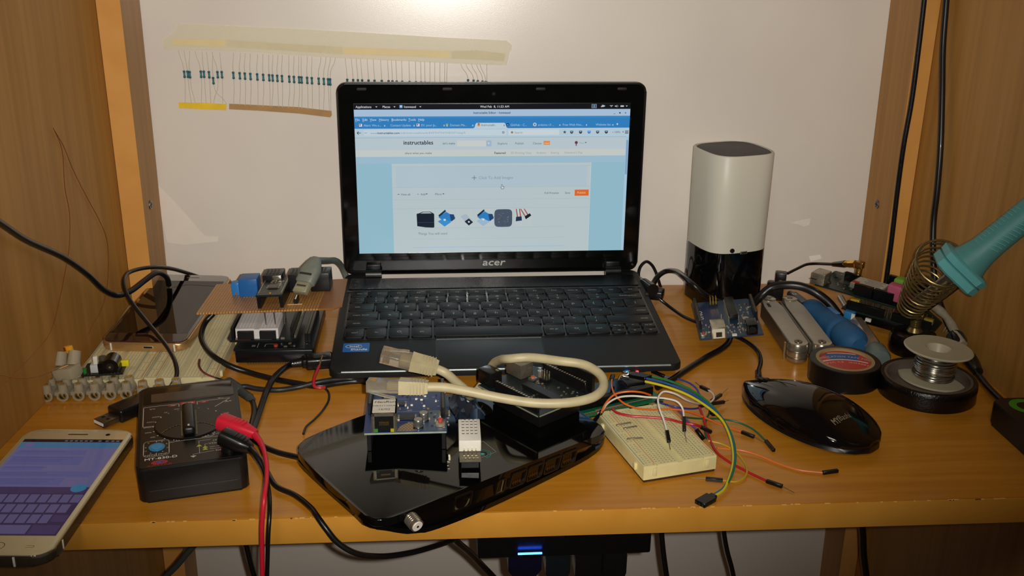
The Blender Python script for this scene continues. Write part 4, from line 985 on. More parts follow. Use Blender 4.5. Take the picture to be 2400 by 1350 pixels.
# red wire with copper end
t = thing('wire', 'short red wire with a bare copper end and a black tail, beside the laptop corner', 'wire', Matrix.Translation(G(752, 838, .016)))
o = -V(G(752, 838, .016))
b = MB(); b.tube([o+p for p in P3((748, 858, .014), (741, 875, .013), (736, 890, .011), (737, 905, .0075), (750, 909, .0065), (762, 908, .006))], .0013, m('#a81c24', .4), 8); b.done('red_sleeve', t)
b = MB(); b.tube([o+p for p in P3((756, 833, .0150), (752, 845, .0148), (748, 860, .014))], .0006, m('#c8a060', .3, .7, var=0), 6); b.done('bare_end', t)
b = MB(); b.tube([o+p for p in P3((760, 908, .006), (769, 918, .003), (771, 935, .0012), (758, 960, .0012), (738, 982, .0012), (718, 1000, .0012), (711, 1017, .0015))], .0009, bkm, 8); b.done('black_tail', t)
# fine coloured wire on the right board
t = thing('wire', 'thin twisted red and black wire on the front end of the right breadboard', 'wire', Matrix.Translation(G(468, 840, .0115)))
o = -V(G(468, 840, .0115))
for c_, dx in (('#8a2420', 0), ('#101010', 3)):
    b = MB(); b.tube([o+p for p in P3((466+dx, 842, .0112), (465+dx, 858, .0118), (476+dx, 873, .0116), (500+dx, 884, .0112), (530, 892, .0060), (548, 902, .0060))], .0005, m(c_, .4), 6); b.done('strand', t)
# copper wire hair on the left side panel
cw = m('#b07038', .3, .8, var=0); L_ = lambda px, py: (lambda: None)
def SP(px, py, off=.0015):
    # point on the left side panel
    d = ray(px, py); n = V((1, -.089, 0)); k = -.2855-.089*.94+off; return CAM + d*((k-n.dot(CAM))/n.dot(d))
for lab, pts in (('thin copper wire hanging down the left side panel, curving to the shelf corner', [(125, 300), (145, 350), (152, 440), (163, 500), (162, 580), (152, 640), (140, 700), (118, 780), (60, 850), (0, 912), (-30, 935)]),
                 ('thin copper wire branching right from the top of the other hair-like strand', [(128, 306), (150, 345), (170, 395), (205, 465), (232, 515), (250, 560), (254, 610), (250, 680), (238, 725), (215, 768), (208, 785)]),
                 ('thin dark copper wire curving low across the left side panel towards the terminals', [(-20, 874), (0, 879), (45, 886), (90, 882), (120, 872), (158, 852)])):
    P_ = [SP(*p) for p in pts]
    if 'terminals' in lab: P_[-1] = G(160, 856, .022); P_[-2] = G(128, 868, .020)
    cable('copper_wire', lab, 'wire', P_, .00028, cw, 5, 5, 'hair-like copper wires on the left side panel')
# ------------------------------------------------------------------ glossy black router
def gpoly(px, z, M): Mi = M.inverted(); return [tuple((Mi @ G(x, y, z))[:2]) for x, y in px]
def chaikin(p, it=2):
    for _ in range(it):
        q = []
        for i in range(len(p)):
            a, c = V(p[i]), V(p[(i+1) % len(p)]); q += [tuple(a*.75+c*.25), tuple(a*.25+c*.75)]
        p = q
    return p
def ccw(p):
    return p if sum(p[i][0]*p[(i+1) % len(p)][1]-p[(i+1) % len(p)][0]*p[i][1] for i in range(len(p))) > 0 else p[::-1]
RT = .0225
RM = rotM(G(905, 1218, RT), atan2((G(1420, 1008, RT)-G(905, 1218, RT)).y, (G(1420, 1008, RT)-G(905, 1218, RT)).x))
t = thing('router', 'glossy black router with a pointed outline and ports along its front, under the blue board', 'router', RM)
top = ccw(gpoly([(693, 1056), (702, 1034), (770, 1004), (870, 966), (1000, 932), (1150, 912), (1260, 912), (1340, 950), (1414, 1000), (1421, 1014), (1350, 1040), (1160, 1116), (960, 1197), (900, 1219), (866, 1217), (838, 1192), (752, 1118)], RT, RM))
low = ccw(gpoly([(690, 1078), (700, 1060), (770, 1025), (880, 985), (1000, 960), (1150, 935), (1260, 930), (1340, 965), (1412, 1010), (1420, 1030), (1396, 1062), (1300, 1112), (1165, 1178), (1060, 1222), (985, 1247), (940, 1244), (900, 1236), (860, 1234), (830, 1205), (750, 1135)], .0025, RM))
rg_ = m('#060606', .05, var=.02, scale=40, spec=.6)
b = MB(); b.prism(chaikin(low, 2), .0006, .0040, rg_, .0012, 3, both=True); b.done('bottom_tray', t)
cxm = sum(p[0] for p in top)/len(top); cym = sum(p[1] for p in top)/len(top)
mid_ = [(cxm+(x-cxm)*.975, cym+(y-cym)*.965) for x, y in top]
def radial(p, k, n=72):
    cx_ = sum(q[0] for q in p)/len(p); cy_ = sum(q[1] for q in p)/len(p); out = []
    for i in range(n):
        a = 2*pi*i/n; d = V((cos(a), sin(a))); best = 0
        for q0, q1 in zip(p, p[1:]+p[:1]):
            e = V((q1[0]-q0[0], q1[1]-q0[1])); w = V((q0[0]-cx_, q0[1]-cy_)); den = d.x*e.y-d.y*e.x
            if abs(den) < 1e-12: continue
            tt = (w.x*e.y-w.y*e.x)/den; ss_ = (w.x*d.y-w.y*d.x)/den
            if tt > 0 and -1e-6 <= ss_ <= 1+1e-6: best = max(best, tt)
        out.append((cx_+d.x*best*k, cy_+d.y*best*k))
    return out
b = MB(); b.loft([[(x, y, .0035) for x, y in radial(chaikin(low, 2), .955)], [(x, y, RT-.004) for x, y in radial(chaikin(top, 2), .965)]], m('#0c0907', .16, var=.08, scale=60)); b.done('body', t)
b = MB(); b.prism(chaikin(top, 2), RT-.0055, RT, rg_, .0014, 3, both=True)
# round wireless mark in a thin square outline
c0 = RM.inverted() @ G(1136, 1062, RT); c0 = (c0.x, c0.y); tq = m('#2fa090', .3, emit=0.0, var=.05); lw = m('#8a9490', .4, var=0)
sq4 = [RM.inverted() @ G(x, y, RT) for x, y in ((1163, 1059), (1128, 1073), (1095, 1058), (1132, 1034))]
b.line([(p.x, p.y) for p in sq4+sq4[:1]], .0003, RT+.00006, lw)
b.disc(c0[0]-.002, c0[1], RT+.00005, .0014, tq, 16)
for k, rr_ in enumerate((.0026, .0042, .0058)):
    b.line([(c0[0]-.002+rr_*cos(a), c0[1]+rr_*sin(a)) for a in [(-pi*.55)+pi*1.1*i/14 for i in range(15)]], .0007-.0001*k, RT+.00007, tq)
b.done('top_cover', t)
# ports along the front face (local y just below 0)
T1 = G(960, 1197, RT); T2 = G(1350, 1040, RT); L1_ = G(966, 1246, .0035)
exf = (T2-T1).normalized(); upf = (T1-L1_); upf = (upf-exf*upf.dot(exf)).normalized(); nf = upf.cross(exf)      # nf points into the case
FM = RM.inverted() @ Matrix((exf, nf, upf)).transposed().to_4x4(); FMw = Matrix((exf, nf, upf)).transposed().to_4x4(); FMw.translation = L1_; FM = RM.inverted() @ FMw
def fh(px, py):
    d = ray(px, py); k = (L1_-CAM).dot(nf)/d.dot(nf); p = FMw.inverted() @ (CAM+d*k); return p.x, p.z
def port(px0, px1, y0, y1, name, inner):
    b = MB(); b.M = FM; xa, za = fh(px0, y0); xb, zb = fh(px1, y1); hh_ = .0056; zc = min((za+zb)/2-.0012, .0102); z0_, z1_ = zc-hh_, zc+hh_; fr = m('#17110c', .2, var=.1); y_ = -.0004
    for (a0, a1, c0_, c1_) in ((xa, xb, z1_, z1_+.0008), (xa, xb, z0_-.0008, z0_), (xa-.0008, xa, z0_, z1_), (xb, xb+.0008, z0_, z1_)):
        b.box(((a0+a1)/2, y_, (c0_+c1_)/2), (a1-a0, .0030, c1_-c0_), fr)
    b.box(((xa+xb)/2, y_+.0010, (z0_+z1_)/2), (xb-xa, .0016, z1_-z0_), m('#060505', .2)); inner(b, xa, xb, y_-.0004, z0_, z1_); b.done(name, t)
def in_round(b, xa, xb, y, z0, z1):
    n = 20; r_ = (xb-xa)*.46; P = [((xa+xb)/2+r_*cos(a), (z0+z1)/2-.001+r_*sin(a)) for a in [pi+pi*i/n for i in range(n+1)]]; w2 = m('#9a8a6a', .3, .7, var=0)
    for (x0, z0_), (x1, z1_) in zip(P, P[1:]): b.box(((x0+x1)/2, y, (z0_+z1_)/2), (abs(x1-x0)+.0004, .0006, abs(z1_-z0_)+.0004), w2)
    b.box((xa+.0005, y, z0+.004), (.0004, .0006, .008), w2)
def in_slot(b, xa, xb, y, z0, z1): b.box((xb-.0010, y, (z0+z1)/2), (.0006, .0006, z1-z0), m('#9a8a6a', .3, .7, var=0)); b.box(((xa+xb)/2, y, z0+.0004), (xb-xa, .0006, .0006), m('#7a6a4a', .3, .7, var=0))
def in_rj(b, xa, xb, y, z0, z1):
    for k in range(8): b.box((xa+.0025+k*(xb-xa-.005)/7, y+.0003, z0+.0028-.0010*(k % 2)), (.0003, .0004, .0028), m('#7a5420', .3, .8, var=0))
b = MB(); b.M = FM; x_, z_ = fh(960, 1212); cz = m('#c8c0b0', .2, .9, var=.05); b.cyl((x_, .001, z_), (x_, -.0085, z_), .0043, cz, 24)
for k in range(4): b.cyl((x_, -.001-k*.0014, z_), (x_, -.0016-k*.0014, z_), .0046, cz, 24)
b.cyl((x_, -.0084, z_), (x_, -.0090, z_), .0034, m('#e6dfd0', .4), 20); b.cyl((x_, -.0088, z_), (x_, -.0093, z_), .0008, dark, 10); b.done('antenna_socket', t)
port(1064, 1101, 1176, 1159, 'round_socket', in_round); port(1163, 1179, 1138, 1131, 'slot_socket', in_slot)
for a_, c_, y_, y2_ in ((1196, 1228, 1122, 1108), (1236, 1268, 1104, 1090), (1277, 1309, 1086, 1072), (1318, 1348, 1066, 1052)): port(a_, c_, y_, y2_, 'network_socket', in_rj)

# ------------------------------------------------------------------ network shield stack on the router
NZ = .0385
NM = fpx((852, 1020), (1048, 1015), NZ)
t = thing('network_board', 'blue network circuit board with a metal cable socket labelled 16/02, on the router', 'circuit board', NM)
lx_ = (G(1048, 1015, NZ)-G(852, 1020, NZ)).length; ly2 = .0686
b = MB(); b.prism([(0, 0), (lx_, 0), (lx_, ly2), (0, ly2)], 0, .0016, pcbblue, .0001, 1)
zt = .00163; w2 = m('#9aa8b8', .5, var=0); tan_ = m('#8a7454', .4, var=.15)
b.poly([(.0215, .0010), (.0345, .0010), (.0345, .0125), (.0290, .0135), (.0235, .0080)], tan_, zt)
for i in range(6):
    for k in range(6): b.quad(.0225+i*.0021+(k % 2)*.001, .0020+k*.0019, .0233+i*.0021+(k % 2)*.001, .0028+k*.0019, zt+.00003, m('#3a2a14', .5, var=0))
b.line([(.0195, .0300), (.0195, .0480), (.0420, .0480)], .0003, zt, w2); b.line([(.0200, .0290), (.0420, .0290)], .0003, zt, w2)
b.quad(.0360, .0005, lx_-.0005, .0120, zt, m('#3a4a60', .35, var=.3, scale=800)); b.quad(.0420, .0120, lx_-.0005, .0300, zt-.00001, m('#4a5460', .35, var=.35, scale=600)); b.box((lx_/2, -.0001, .0008), (lx_-.001, .0004, .0012), m('#8c9a88', .5, var=.1)); b.done('circuit_board', t)
b = MB(); jx, jw, jd, jh = .0135, .0162, .0215, .0137; st_ = m('#a39a86', .26, .8, var=.1)
b.box((jx, jd/2+.0002, .0016+jh-.0004), (jw, jd, .0008), st_); b.box((jx-jw/2+.0004, jd/2, .0016+jh/2), (.0008, jd, jh), st_); b.box((jx+jw/2-.0004, jd/2, .0016+jh/2), (.0008, jd, jh), st_)
b.box((jx, .0003, .0016+jh-.0010), (jw, .0006, .0020), st_); b.box((jx-.0070, .0003, .0016+jh/2), (.0018, .0006, jh), st_); b.box((jx+.0070, .0003, .0016+jh/2), (.0018, .0006, jh), st_)
b.box((jx, jd-.0004, .0016+jh/2), (jw, .0008, jh), st_); b.done('socket_shell', t)
b = MB(); b.box((jx, .0105, .0016+jh/2-.0010), (jw-.0020, .0200, jh-.0030), m('#0c0c0a', .4)); 
for k in range(8): b.box((jx-.0028+k*.0008, .0005, .0078), (.0003, .0010, .0022), gold)
b.box((jx-.0052, .0004, .0030), (.0022, .0010, .0022), m('#3a8a2a', .3, emit=0, trans=.2)); b.box((jx+.0052, .0004, .0030), (.0022, .0010, .0022), m('#a89a20', .3)); b.done('socket_insert', t)
b = MB(); zl = .0016+jh+.0003; b.box((jx-.0002, jd/2+.0002, zl-.0001), (jw-.0016, jd-.0030, .0002), m('#cfc9ba', .5, var=.03)); ik = m('#15151a', .5, var=0)
b.text('HanRun', jx, .0150, .0036, ik, zl+.00003, 'C', italic=.25, bold=1, xs=1.2); b.text('HR911105A', jx, .0098, .0028, ik, zl+.00003, 'C', xs=1.05); b.text('16/02', jx, .0045, .0034, ik, zl+.00003, 'C', xs=1.05); b.done('socket_label', t)
for x, y in ((.0355, .0065), (.0390, .0160)):
    b = MB(); b.lathe([(0, 0), (.0034, 0), (.0034, .0012), (.0030, .0016), (.0032, .0020), (.0032, .0050), (.0028, .0056), (0, .0056)], m('#8f8f8a', .25, .8, var=.05), 20, (x, y, .0018)); b.box((x, y, .0021), (.0066, .0066, .0012), blk, .0003, 1); b.done('capacitor', t)
b = MB(); b.box((.0500, .0080, .0026), (.0062, .0062, .0020), st_, .0003); b.cyl((.0500, .0105, .0036), (.0500, .0105, .0052), .0016, m('#c03a34', .4), 14); b.done('reset_button', t)
chip(t, .0280, .0200, .0016, .0100, .0075, .0014); chip(t, .0530, .0240, .0016, .0050, .0090, .0016)
chip(t, .0240, .0395, .0016, .0040, .0040, .0010)
smd(t, (.022, .030, .056, .060), .0016, 30, 21); smd(t, (.042, .004, .056, .030), .0016, 18, 22); smd(t, (.002, .026, .020, .062), .0016, 16, 23)
header(t, .0030, .0270, 14, .0016, h=.0085); header(t, lx_-.0022, .0180, 18, .0016, h=.0085)
b = MB()
for k in range(6): b.box((.0170, .0290+k*.0026, .0022), (.0040, .0014, .0010), m('#c8bfa0', .3, .6, var=0))
b.done('solder_pads', t)
# lower board of the stack: pins and black sockets carry the shield above it
for x in (.0030, lx_-.0022): b = MB(); b.box((x, .036, -.0079), (.0028, .058, .0156), m('#050505', .5), .0002, 1); b.done('pin_socket', t)
# bluish static bag behind
t = thing('static_bag', 'crumpled bluish silver plastic bag lying behind the small white sensor', 'bag', rotM(G(1068, 985, .024), radians(8), .0227))
b = MB(); rs = random.Random(9); nx, ny = 9, 9; hgt = [[(.0035+.003*sin(i*1.3+j*.7)+rs.uniform(0, .002)) if 0 < i < nx-1 and 0 < j < ny-1 else .0007 for i in range(nx)] for j in range(ny)]
vs = [(i*.0026+.0008*sin(j), j*.0048, hgt[j][i]) for j in range(ny) for i in range(nx)]; vb = [(x, y, .0002) for x, y, z in vs]
N_ = nx*ny; fs = []
for j in range(ny-1):
    for i in range(nx-1): a_ = j*nx+i; fs.append((a_, a_+1, a_+nx+1, a_+nx)); fs.append((N_+a_, N_+a_+nx, N_+a_+nx+1, N_+a_+1))
b.raw(vs+vb, fs, m('#3c4a60', .16, .75, var=.15, scale=60)); b.done('bag_film', t, sharp=25)

# ------------------------------------------------------------------ white humidity sensor
SZ = .0325
HMt = fpx((1077, 1082), (1128, 1081), SZ)
t = thing('humidity_sensor', 'small white humidity sensor with a slotted grille, lying on the router', 'sensor', HMt)
sw = (G(1128, 1081, SZ)-G(1077, 1082, SZ)).length
b = MB(); b.box((sw/2, .020, .0), (sw, .040, .0014), m('#6a6250', .35, trans=.2, var=.15), .0002, 1); b.line([(.0015, .0035), (sw-.0015, .0035)], .0003, .00075, m('#b8b4a0', .5)); b.done('circuit_board', t)
wp = m('#d6d2c6', .42, var=.03)
b = MB(); y0 = .0110; bw = sw+.0006; xo = -.0003
b.prism(rrect(xo, y0, xo+bw, y0+.0300, .0008, 3), .0012, .0088, wp, .0005, 2)
for i in range(5):
    for k in range(4): 
        b.box((xo+.0030+k*(bw-.006)/3, y0+.0095+i*.0042, .0089), ((bw-.006)/3*.62, .0011, .0003), m('#6e6a60', .6)) 
        b.box((xo+.0030+k*(bw-.006)/3, y0+.0108+i*.0042, .0090), ((bw-.006)/3*.62, .0014, .0005), wp, .0002, 1)
for k in range(3): b.box((xo+bw/2-.0028+k*.0028, y0+.0296, .0080), (.0010, .0014, .0024), m('#1a1a18', .6))
b.done('sensor_case', t)
b = MB()
for k in range(4):
    x = sw/2-.0038+k*.00254; b.box((x, .0100, .0032), (.0006, .0034, .0006), pin); b.cyl((x, .0086, .0032), (x, .0055, .0008), .0004, pin, 6); b.cyl((x, .0045, .0006), (x, .0045, .0016), .0007, pin, 8); b.cyl((x+.0008, .0020, .0006), (x+.0008, .0020, .0014), .0006, pin, 8)
b.done('pins', t)
b = MB(); b.box((sw/2, .020, -.0042), (sw*.8, .028, .0078), m('#060606', .3)); b.done('spacer', t, label='black block underneath')

# ------------------------------------------------------------------ dark board with metal USB socket behind
UZ = .0370
o_ = G(1262, 975, UZ); a_ = G(1140, 912, UZ)
UM = frame(o_, a_-o_); UM = frame(o_, a_-o_, (0, 0, 1)); 
# x runs along the long edge towards the sockets; y must point to the right rear
t = thing('controller_board', 'dark controller board with black power jack, on the router behind the beige cable', 'circuit board', UM)
ys = -1        # the board lies on the -y side of its long edge
L_u, W_u = .0640, .0534
b = MB(); b.prism(ccw([(0, 0), (L_u, 0), (L_u, -W_u), (.004, -W_u), (0, -W_u+.004)]), -.0016, 0, m('#1a2222', .3, var=.15, scale=500), .0002, 1); ed_ = m('#7c8068', .5, var=.1)
b.box((L_u/2, .0001, -.0007), (L_u-.001, .0004, .0010), ed_); b.box((-.0001, -W_u/2+.002, -.0007), (.0004, W_u-.006, .0010), ed_); b.done('circuit_board', t)
for y0_, n_ in ((-.0030, 17), (-.0500, 17)):
    b = MB(); b.box((.0040+.0215, y0_, .0042), (.0440, .0026, .0085), blk, .0002, 1)
    for i in range(n_): b.quad(.0048+i*.00254, y0_-.0009, .0061+i*.00254, y0_+.0009, .00854, m('#b0aa90', .4, .4, var=0))
    b.done('pin_header', t)
b = MB(); b.box((.0600, -.0080, .0058), (.0150, .0110, .0118), m('#101010', .22), .0012, 2); b.cyl((.0672, -.0075, .0056), (.0675, -.0075, .0056), .0032, dark, 16); b.cyl((.0535, -.0105, .0105), (.0560, -.0105, .0108), .0016, pin, 10); b.box((.0640, -.0032, .004), (.0012, .0006, .005), pin); b.done('power_jack', t)
b = MB(); b.box((.0580, -.0350, .0056), (.0165, .0122, .0110), m('#8c8474', .26, .75, var=.1), .0006); b.box((.0664, -.0350, .0056), (.0003, .0100, .0090), m('#5a4a30', .3))
for dy, dz in ((-.003, .002), (.002, .0), (-.002, -.003)): b.box((.0667, -.0350+dy, .0056+dz), (.0003, .0008, .0008), white)
b.done('usb_port', t)
b = MB(); b.cyl((.0455, -.0445, 0), (.0455, -.0445, .0045), .0022, m('#c8c0b0', .25, .8), 16); b.done('crystal', t)
b = MB(); b.box((.0440, -.0355, .0012), (.0050, .0050, .0020), steel, .0003); b.cyl((.0440, -.0355, .0022), (.0440, -.0355, .0032), .0016, m('#b8603c', .4), 14); b.done('reset_button', t)
pins(t, [(.0340+i*.00254, -.0400-j*.00254) for i in range(3) for j in range(2)], .001, .0085); b = MB(); b.box((.0366, -.0413, .0012), (.0078, .0052, .0024), blk); b.done('pin_base', t)
chip(t, .0220, -.0240, 0, .0345, .0075, .0035); smd(t, (.004, -.046, .044, -.008), 0, 46, 31)
b = MB(); b.box((.0180, -.0535, .0075), (.0360, .0030, .0150), m('#0b0b0c', .35), .0003); b.done('pin_socket', t, label='tall black socket strip')
b = MB(); b.box((.031, -.027, -.0080), (.050, .040, .0125), m('#050506', .5, var=.1), .001); b.done('lower_housing', t, label='black lower housing')

# ------------------------------------------------------------------ beige patch cable
be = m('#b3a782', .42, var=.1, scale=120); clr = m('#d0c4ae', .12, trans=.8, var=.05, ior=1.35)
pa = G(1002, 907, .066); pb = G(1024, 862, .060)
path = [pa+V((-.002, 0, 0)), G(1040, 908, .066), G(1100, 918, .064), G(1180, 934, .060), G(1260, 945, .058), G(1340, 943, .058), G(1392, 930, .059), G(1414, 908, .060), G(1408, 880, .062), G(1372, 856, .064), G(1310, 846, .065), G(1240, 838, .064), G(1195, 841, .062), UM @ V((.0575, -.0150, .0175)), UM @ V((.0690, -.0180, .0085)), UM @ V((.0718, -.0150, -.0020)), UM @ V((.0705, -.0050, -.0085)), UM @ V((.0650, .0065, -.0075)), G(1096, 918, .038), G(1070, 896, .048), G(1044, 874, .057), pb+V((-.002, 0, 0))]
t = thing('network_cable', 'short beige network patch cable with two clear plugs, looped over the boards', 'cable', Matrix.Translation(pa))
b = MB(); b.tube([p-pa for p in path], .0032, be, 14, 8); b.done('cord', t)
def rj(p0, p1, rollz):
    M = frame(p0-pa, p1-p0, rollz); L = (p1-p0).length
    b = MB(); b.M = M; s = .0058
    b.loft([[(x, w*sgx*1, h*sgz) for sgx, sgz in ((-1, -1), (1, -1), (1, 1), (-1, 1))] for x, w, h in ((-.0005, .0040, .0036), (.004, .0052, .0042), (.0145, .0056, .0044), (.0185, .0058, .0046))], be)
    for k in range(5): b.box((.0022+k*.0021, 0, 0), (.0010, .0116-k*.0001, .0094), be, .0006)
    b.done('boot', t)
    b = MB(); b.M = M; q = L-.0215
    b.box((.0185+.0105, 0, 0), (.0215, .0116, .0078), clr, .0005, 1)
    b.box((.0185+.0040, 0, -.0002), (.0080, .0085, .0050), be, .001)
    b.tube([(.0385, 0, .0042), (.0330, 0, .0058), (.0240, 0, .0078), (.0210, 0, .0082)], .0011, clr, 6); b.done('clear_plug', t)
    b = MB(); b.M = M
    for k in range(8): b.box((.0355, -.0036+k*.00102, -.0036), (.0050, .0004, .0012), gold)
    b.done('contacts', t)
rj(pa, G(856, 902, .0665), V((0, -.2, -1)))
rj(pb, G(886, 828, .0700), V((.1, -.25, 1)))

# ------------------------------------------------------------------ LCD module behind the small breadboard
o_ = G(1345, 984, .0065); a_ = G(1548, 938, .0065)
t = thing('lcd_module', 'green display circuit board with a black bezel, behind the small breadboard', 'display module', frame(o_, a_-o_))
b = MB(); b.box((.040, .018, 0), (.080, .036, .0016), m('#12603a', .3, var=.1), .0002, 1)
for i in range(16): b.quad(.008+i*.00254-.0008, .0008, .008+i*.00254+.0008, .0030, .00085, m('#b8905a', .4, .4, var=0)); b.quad(.008+i*.00254-.0005, .0012, .008+i*.00254+.0005, .0024, .00087, m('#5a2018', .5))
b.line([(.006, .0040), (.050, .0040)], .0003, .00085, silk); b.line([(.022, .0052), (.0785, .0052)], .0011, .00086, m('#c06a70', .4)); b.done('circuit_board', t)
b = MB(); b.box((.040, .0210, .0045), (.071, .0250, .0075), m('#08080a', .3), .0008); b.box((.040, .0210, .0083), (.064, .0150, .0002), m('#0a1018', .08)); b.done('bezel', t)
b = MB(); b.box((.040, .018, -.0030), (.060, .024, .0040), m('#0a0a0a', .5)); b.done('back_parts', t)

# ------------------------------------------------------------------ small breadboard
o_ = G(1507, 1133, 0); a_ = G(1690, 1106, 0); SBM = frame(o_, a_-o_) @ Matrix.Rotation(radians(1.5), 4, 'Z')
cream = m('#d6cb94', .42, var=.05, scale=150)
sbt = breadboard('breadboard', 'small thick cream breadboard with a brown backing, jumper wires strewn over it', SBM, .0545, .0830, .0125, 30, m('#b0a678', .6, var=0), backing=m('#3c2410', .6, var=.2), body=cream, stripes=((.0035, '#2a6a90'), (.0105, '#c04a38')))
for c_, d_ in (((.008, -.0006, .0080), (.0030, .0014, .0060)), ((.047, -.0006, .0080), (.0030, .0014, .0060)), ((-.0008, .012, .0070), (.0022, .0030, .0050)), ((-.0008, .070, .0070), (.0022, .0030, .0050))):
    b = MB(); b.box(c_, d_, cream, .0005); b.done('locking_nub', sbt)
# printed row numbers
b = MB()
for i in range(30):
    y = .0830/2-14.5*.00254+i*.00254
    for x in (.0110, .0435): b.quad(x-.0006, y-.0003, x+.0004, y+.0003, .01256, m('#4a4436', .5, var=0))
for i, ch in enumerate('abcdefghij'): b.text(ch, .0134+i*.00254+(.0051 if i > 4 else 0), .0016, .0020, m('#3a3428', .5, var=0), .01256, 'C')
b.text('+', .0070, .0010, .0026, m('#b03428', .5, var=0), .01256); b.text('-', .0025, .0010, .0026, m('#2a4a6a', .5, var=0), .01256); b.text('+', .0515, .0010, .0026, m('#b03428', .5, var=0), .01256)
b.done('printed_marks', sbt)
stp = m('#8a8274', .3, .6, var=.1)
for k, (p0, p1) in enumerate((((1445, 996), (1478, 990)), ((1462, 1004), (1492, 998)), ((1470, 1028), (1506, 1026)))):
    a, c = G(*p0, .0132), G(*p1, .0132); M = frame(a, c-a)
    b = MB(); L = (c-a).length; b.box((L/2, 0, 0), (L, .0016, .0006), stp, .0002, 1); b.box((0, 0, -.0010), (.0006, .0012, .0020), stp); b.box((L, 0, -.0010), (.0006, .0012, .0020), stp)
    ob = b.done('wire_link'); ob.matrix_world = M; tag(ob, ('flat grey metal wire link pushed into the small breadboard, rearmost of three', 'flat grey metal wire link pushed into the small breadboard, middle one', 'flat grey metal wire link pushed into the small breadboard, nearest of three')[k], 'wire link', 'wire links on the small breadboard')

# ------------------------------------------------------------------ jumper wires
hs = m('#0b0b0b', .32, var=.05); pinm = m('#b8ac90', .25, .85, var=0)
def jumper(label, col, pts, ends, r=.00072, name='jumper_wire'):
    """pts: (px,py,z) along the wire; ends: [(hx,hy,hz, tx,ty,tz)|None] housings: far end of housing, tip of the pin"""
    W_ = [G(*p) for p in pts]; o = W_[0].copy(); t = thing(name, label, 'jumper wire', Matrix.Translation(o), 'jumper wires strewn over the small breadboard')
    b = MB(); b.tube([p-o for p in W_], r, m(col, .38, var=.04), 8, 7); b.done('wire', t)
    for e, base in zip(ends, (W_[0], W_[-1])):
        if not e: continue
        h = G(*e[:3]); b = MB(); M = frame(base-o, h-base); b.M = M; L = (h-base).length
        b.box((L/2, 0, 0), (L, .0025, .0025), hs, .0003, 1); b.done('pin_housing', t)
        if len(e) > 3:
            tp_ = G(*e[3:]); b = MB(); b.cyl(h-o, tp_-o, .00032, pinm, 6); b.done('pin_tip', t)
    return t
zt_ = .0145
jumper('white jumper wire arching over the breadboard, its housing upright near the right edge', '#cfc8bc', [(1603, 978, .020), (1600, 958, .024), (1588, 942, .028), (1560, 934, .030), (1520, 931, .031), (1480, 928, .031), (1448, 932, .028), (1425, 945, .022), (1412, 962, .014)], [(1604, 1010, .0165, 1609, 1036, .0130), (1396, 985, .006)])
jumper('white jumper wire bent double, its housing upright on the breadboard centre groove', '#cfc8bc', [(1563, 1010, .020), (1556, 985, .024), (1545, 955, .030), (1543, 932, .034), (1555, 918, .036), (1580, 922, .034), (1610, 938, .026), (1640, 946, .016), (1662, 944, .010), (1673, 934, .009), (1670, 922, .008), (1661, 915, .007)], [(1568, 1036, .0165, 1571, 1054, .0130), (1642, 906, .005, 1630, 896, .003)])
jumper('orange jumper wire from the black sensor clip across the small breadboard', '#c8601c', [(1434, 890, .022), (1434, 906, .024), (1442, 926, .024), (1462, 945, .022), (1490, 956, .019), (1530, 960, .0175), (1570, 959, .0175), (1610, 964, .0165), (1650, 978, .010), (1690, 996, .0045), (1738, 1012, .0022)], [(1438, 880, .020), (1768, 1024, .0018, 1791, 1037, .001)])
jumper('orange jumper wire arching from the left corner of the small breadboard', '#c8601c', [(1409, 968, .014), (1418, 948, .020), (1440, 925, .028), (1470, 918, .031), (1500, 919, .030), (1525, 926, .024)], [(1394, 986, .006, 1390, 992, .004)])
jumper('orange jumper wire trailing right across the bare shelf to the farthest black housing', '#d0702c', [(1680, 1050, .004), (1700, 1052, .003), (1740, 1056, .0022), (1780, 1068, .0016), (1820, 1085, .0012), (1870, 1101, .0012), (1928, 1108, .0014)], [None, (1964, 1103, .0014)])
jumper('red jumper wire lying across the top of the small breadboard', '#a81c20', [(1436, 960, .0145), (1448, 968, .0150), (1480, 975, .0150), (1530, 978, .0150), (1570, 983, .0150), (1600, 991, .0150), (1628, 995, .0150), (1642, 1000, .012)], [None, (1668, 1013, .008)], r=.0010)
jumper('red jumper wire from behind the breadboard down to a housing near the shelf edge', '#a81c20', [(1640, 955, .012), (1648, 978, .010), (1655, 1000, .008), (1664, 1030, .006), (1680, 1060, .0045), (1705, 1080, .0030), (1750, 1105, .0015), (1796, 1127, .0014)], [None, (1834, 1140, .0014, 1862, 1155, .0008)], r=.0009)
jumper('green jumper wire curving from the board to a housing near the mouse', '#1f5a34', [(1605, 978, .0165), (1640, 981, .010), (1690, 982, .006), (1730, 990, .004), (1765, 1006, .003), (1795, 1033, .002)], [None, (1814, 1056, .0015)])
jumper('yellow jumper wire looping right of the small breadboard, its housing at the board front', '#b8921c', [(1660, 1033, .006), (1690, 1040, .005), (1720, 1055, .004), (1742, 1080, .0025), (1751, 1103, .002), (1744, 1120, .0015), (1724, 1129, .0013), (1694, 1126, .0014)], [None, (1654, 1122, .0014, 1621, 1120, .0008)])
jumper('blue jumper wire with its housing touching the laptop front corner', '#2a3c8a', [(1557, 882, .004), (1580, 886, .003), (1610, 895, .003), (1630, 908, .004), (1640, 925, .006)], [(1528, 870, .004, 1515, 865, .003)])
jumper('purple jumper wire slipping down the right edge of the small breadboard', '#5a3c78', [(1552, 945, .012), (1580, 955, .0165), (1600, 972, .0165), (1615, 990, .0160), (1632, 1006, .012)], [(1540, 940, .010), (1650, 1030, .006)])
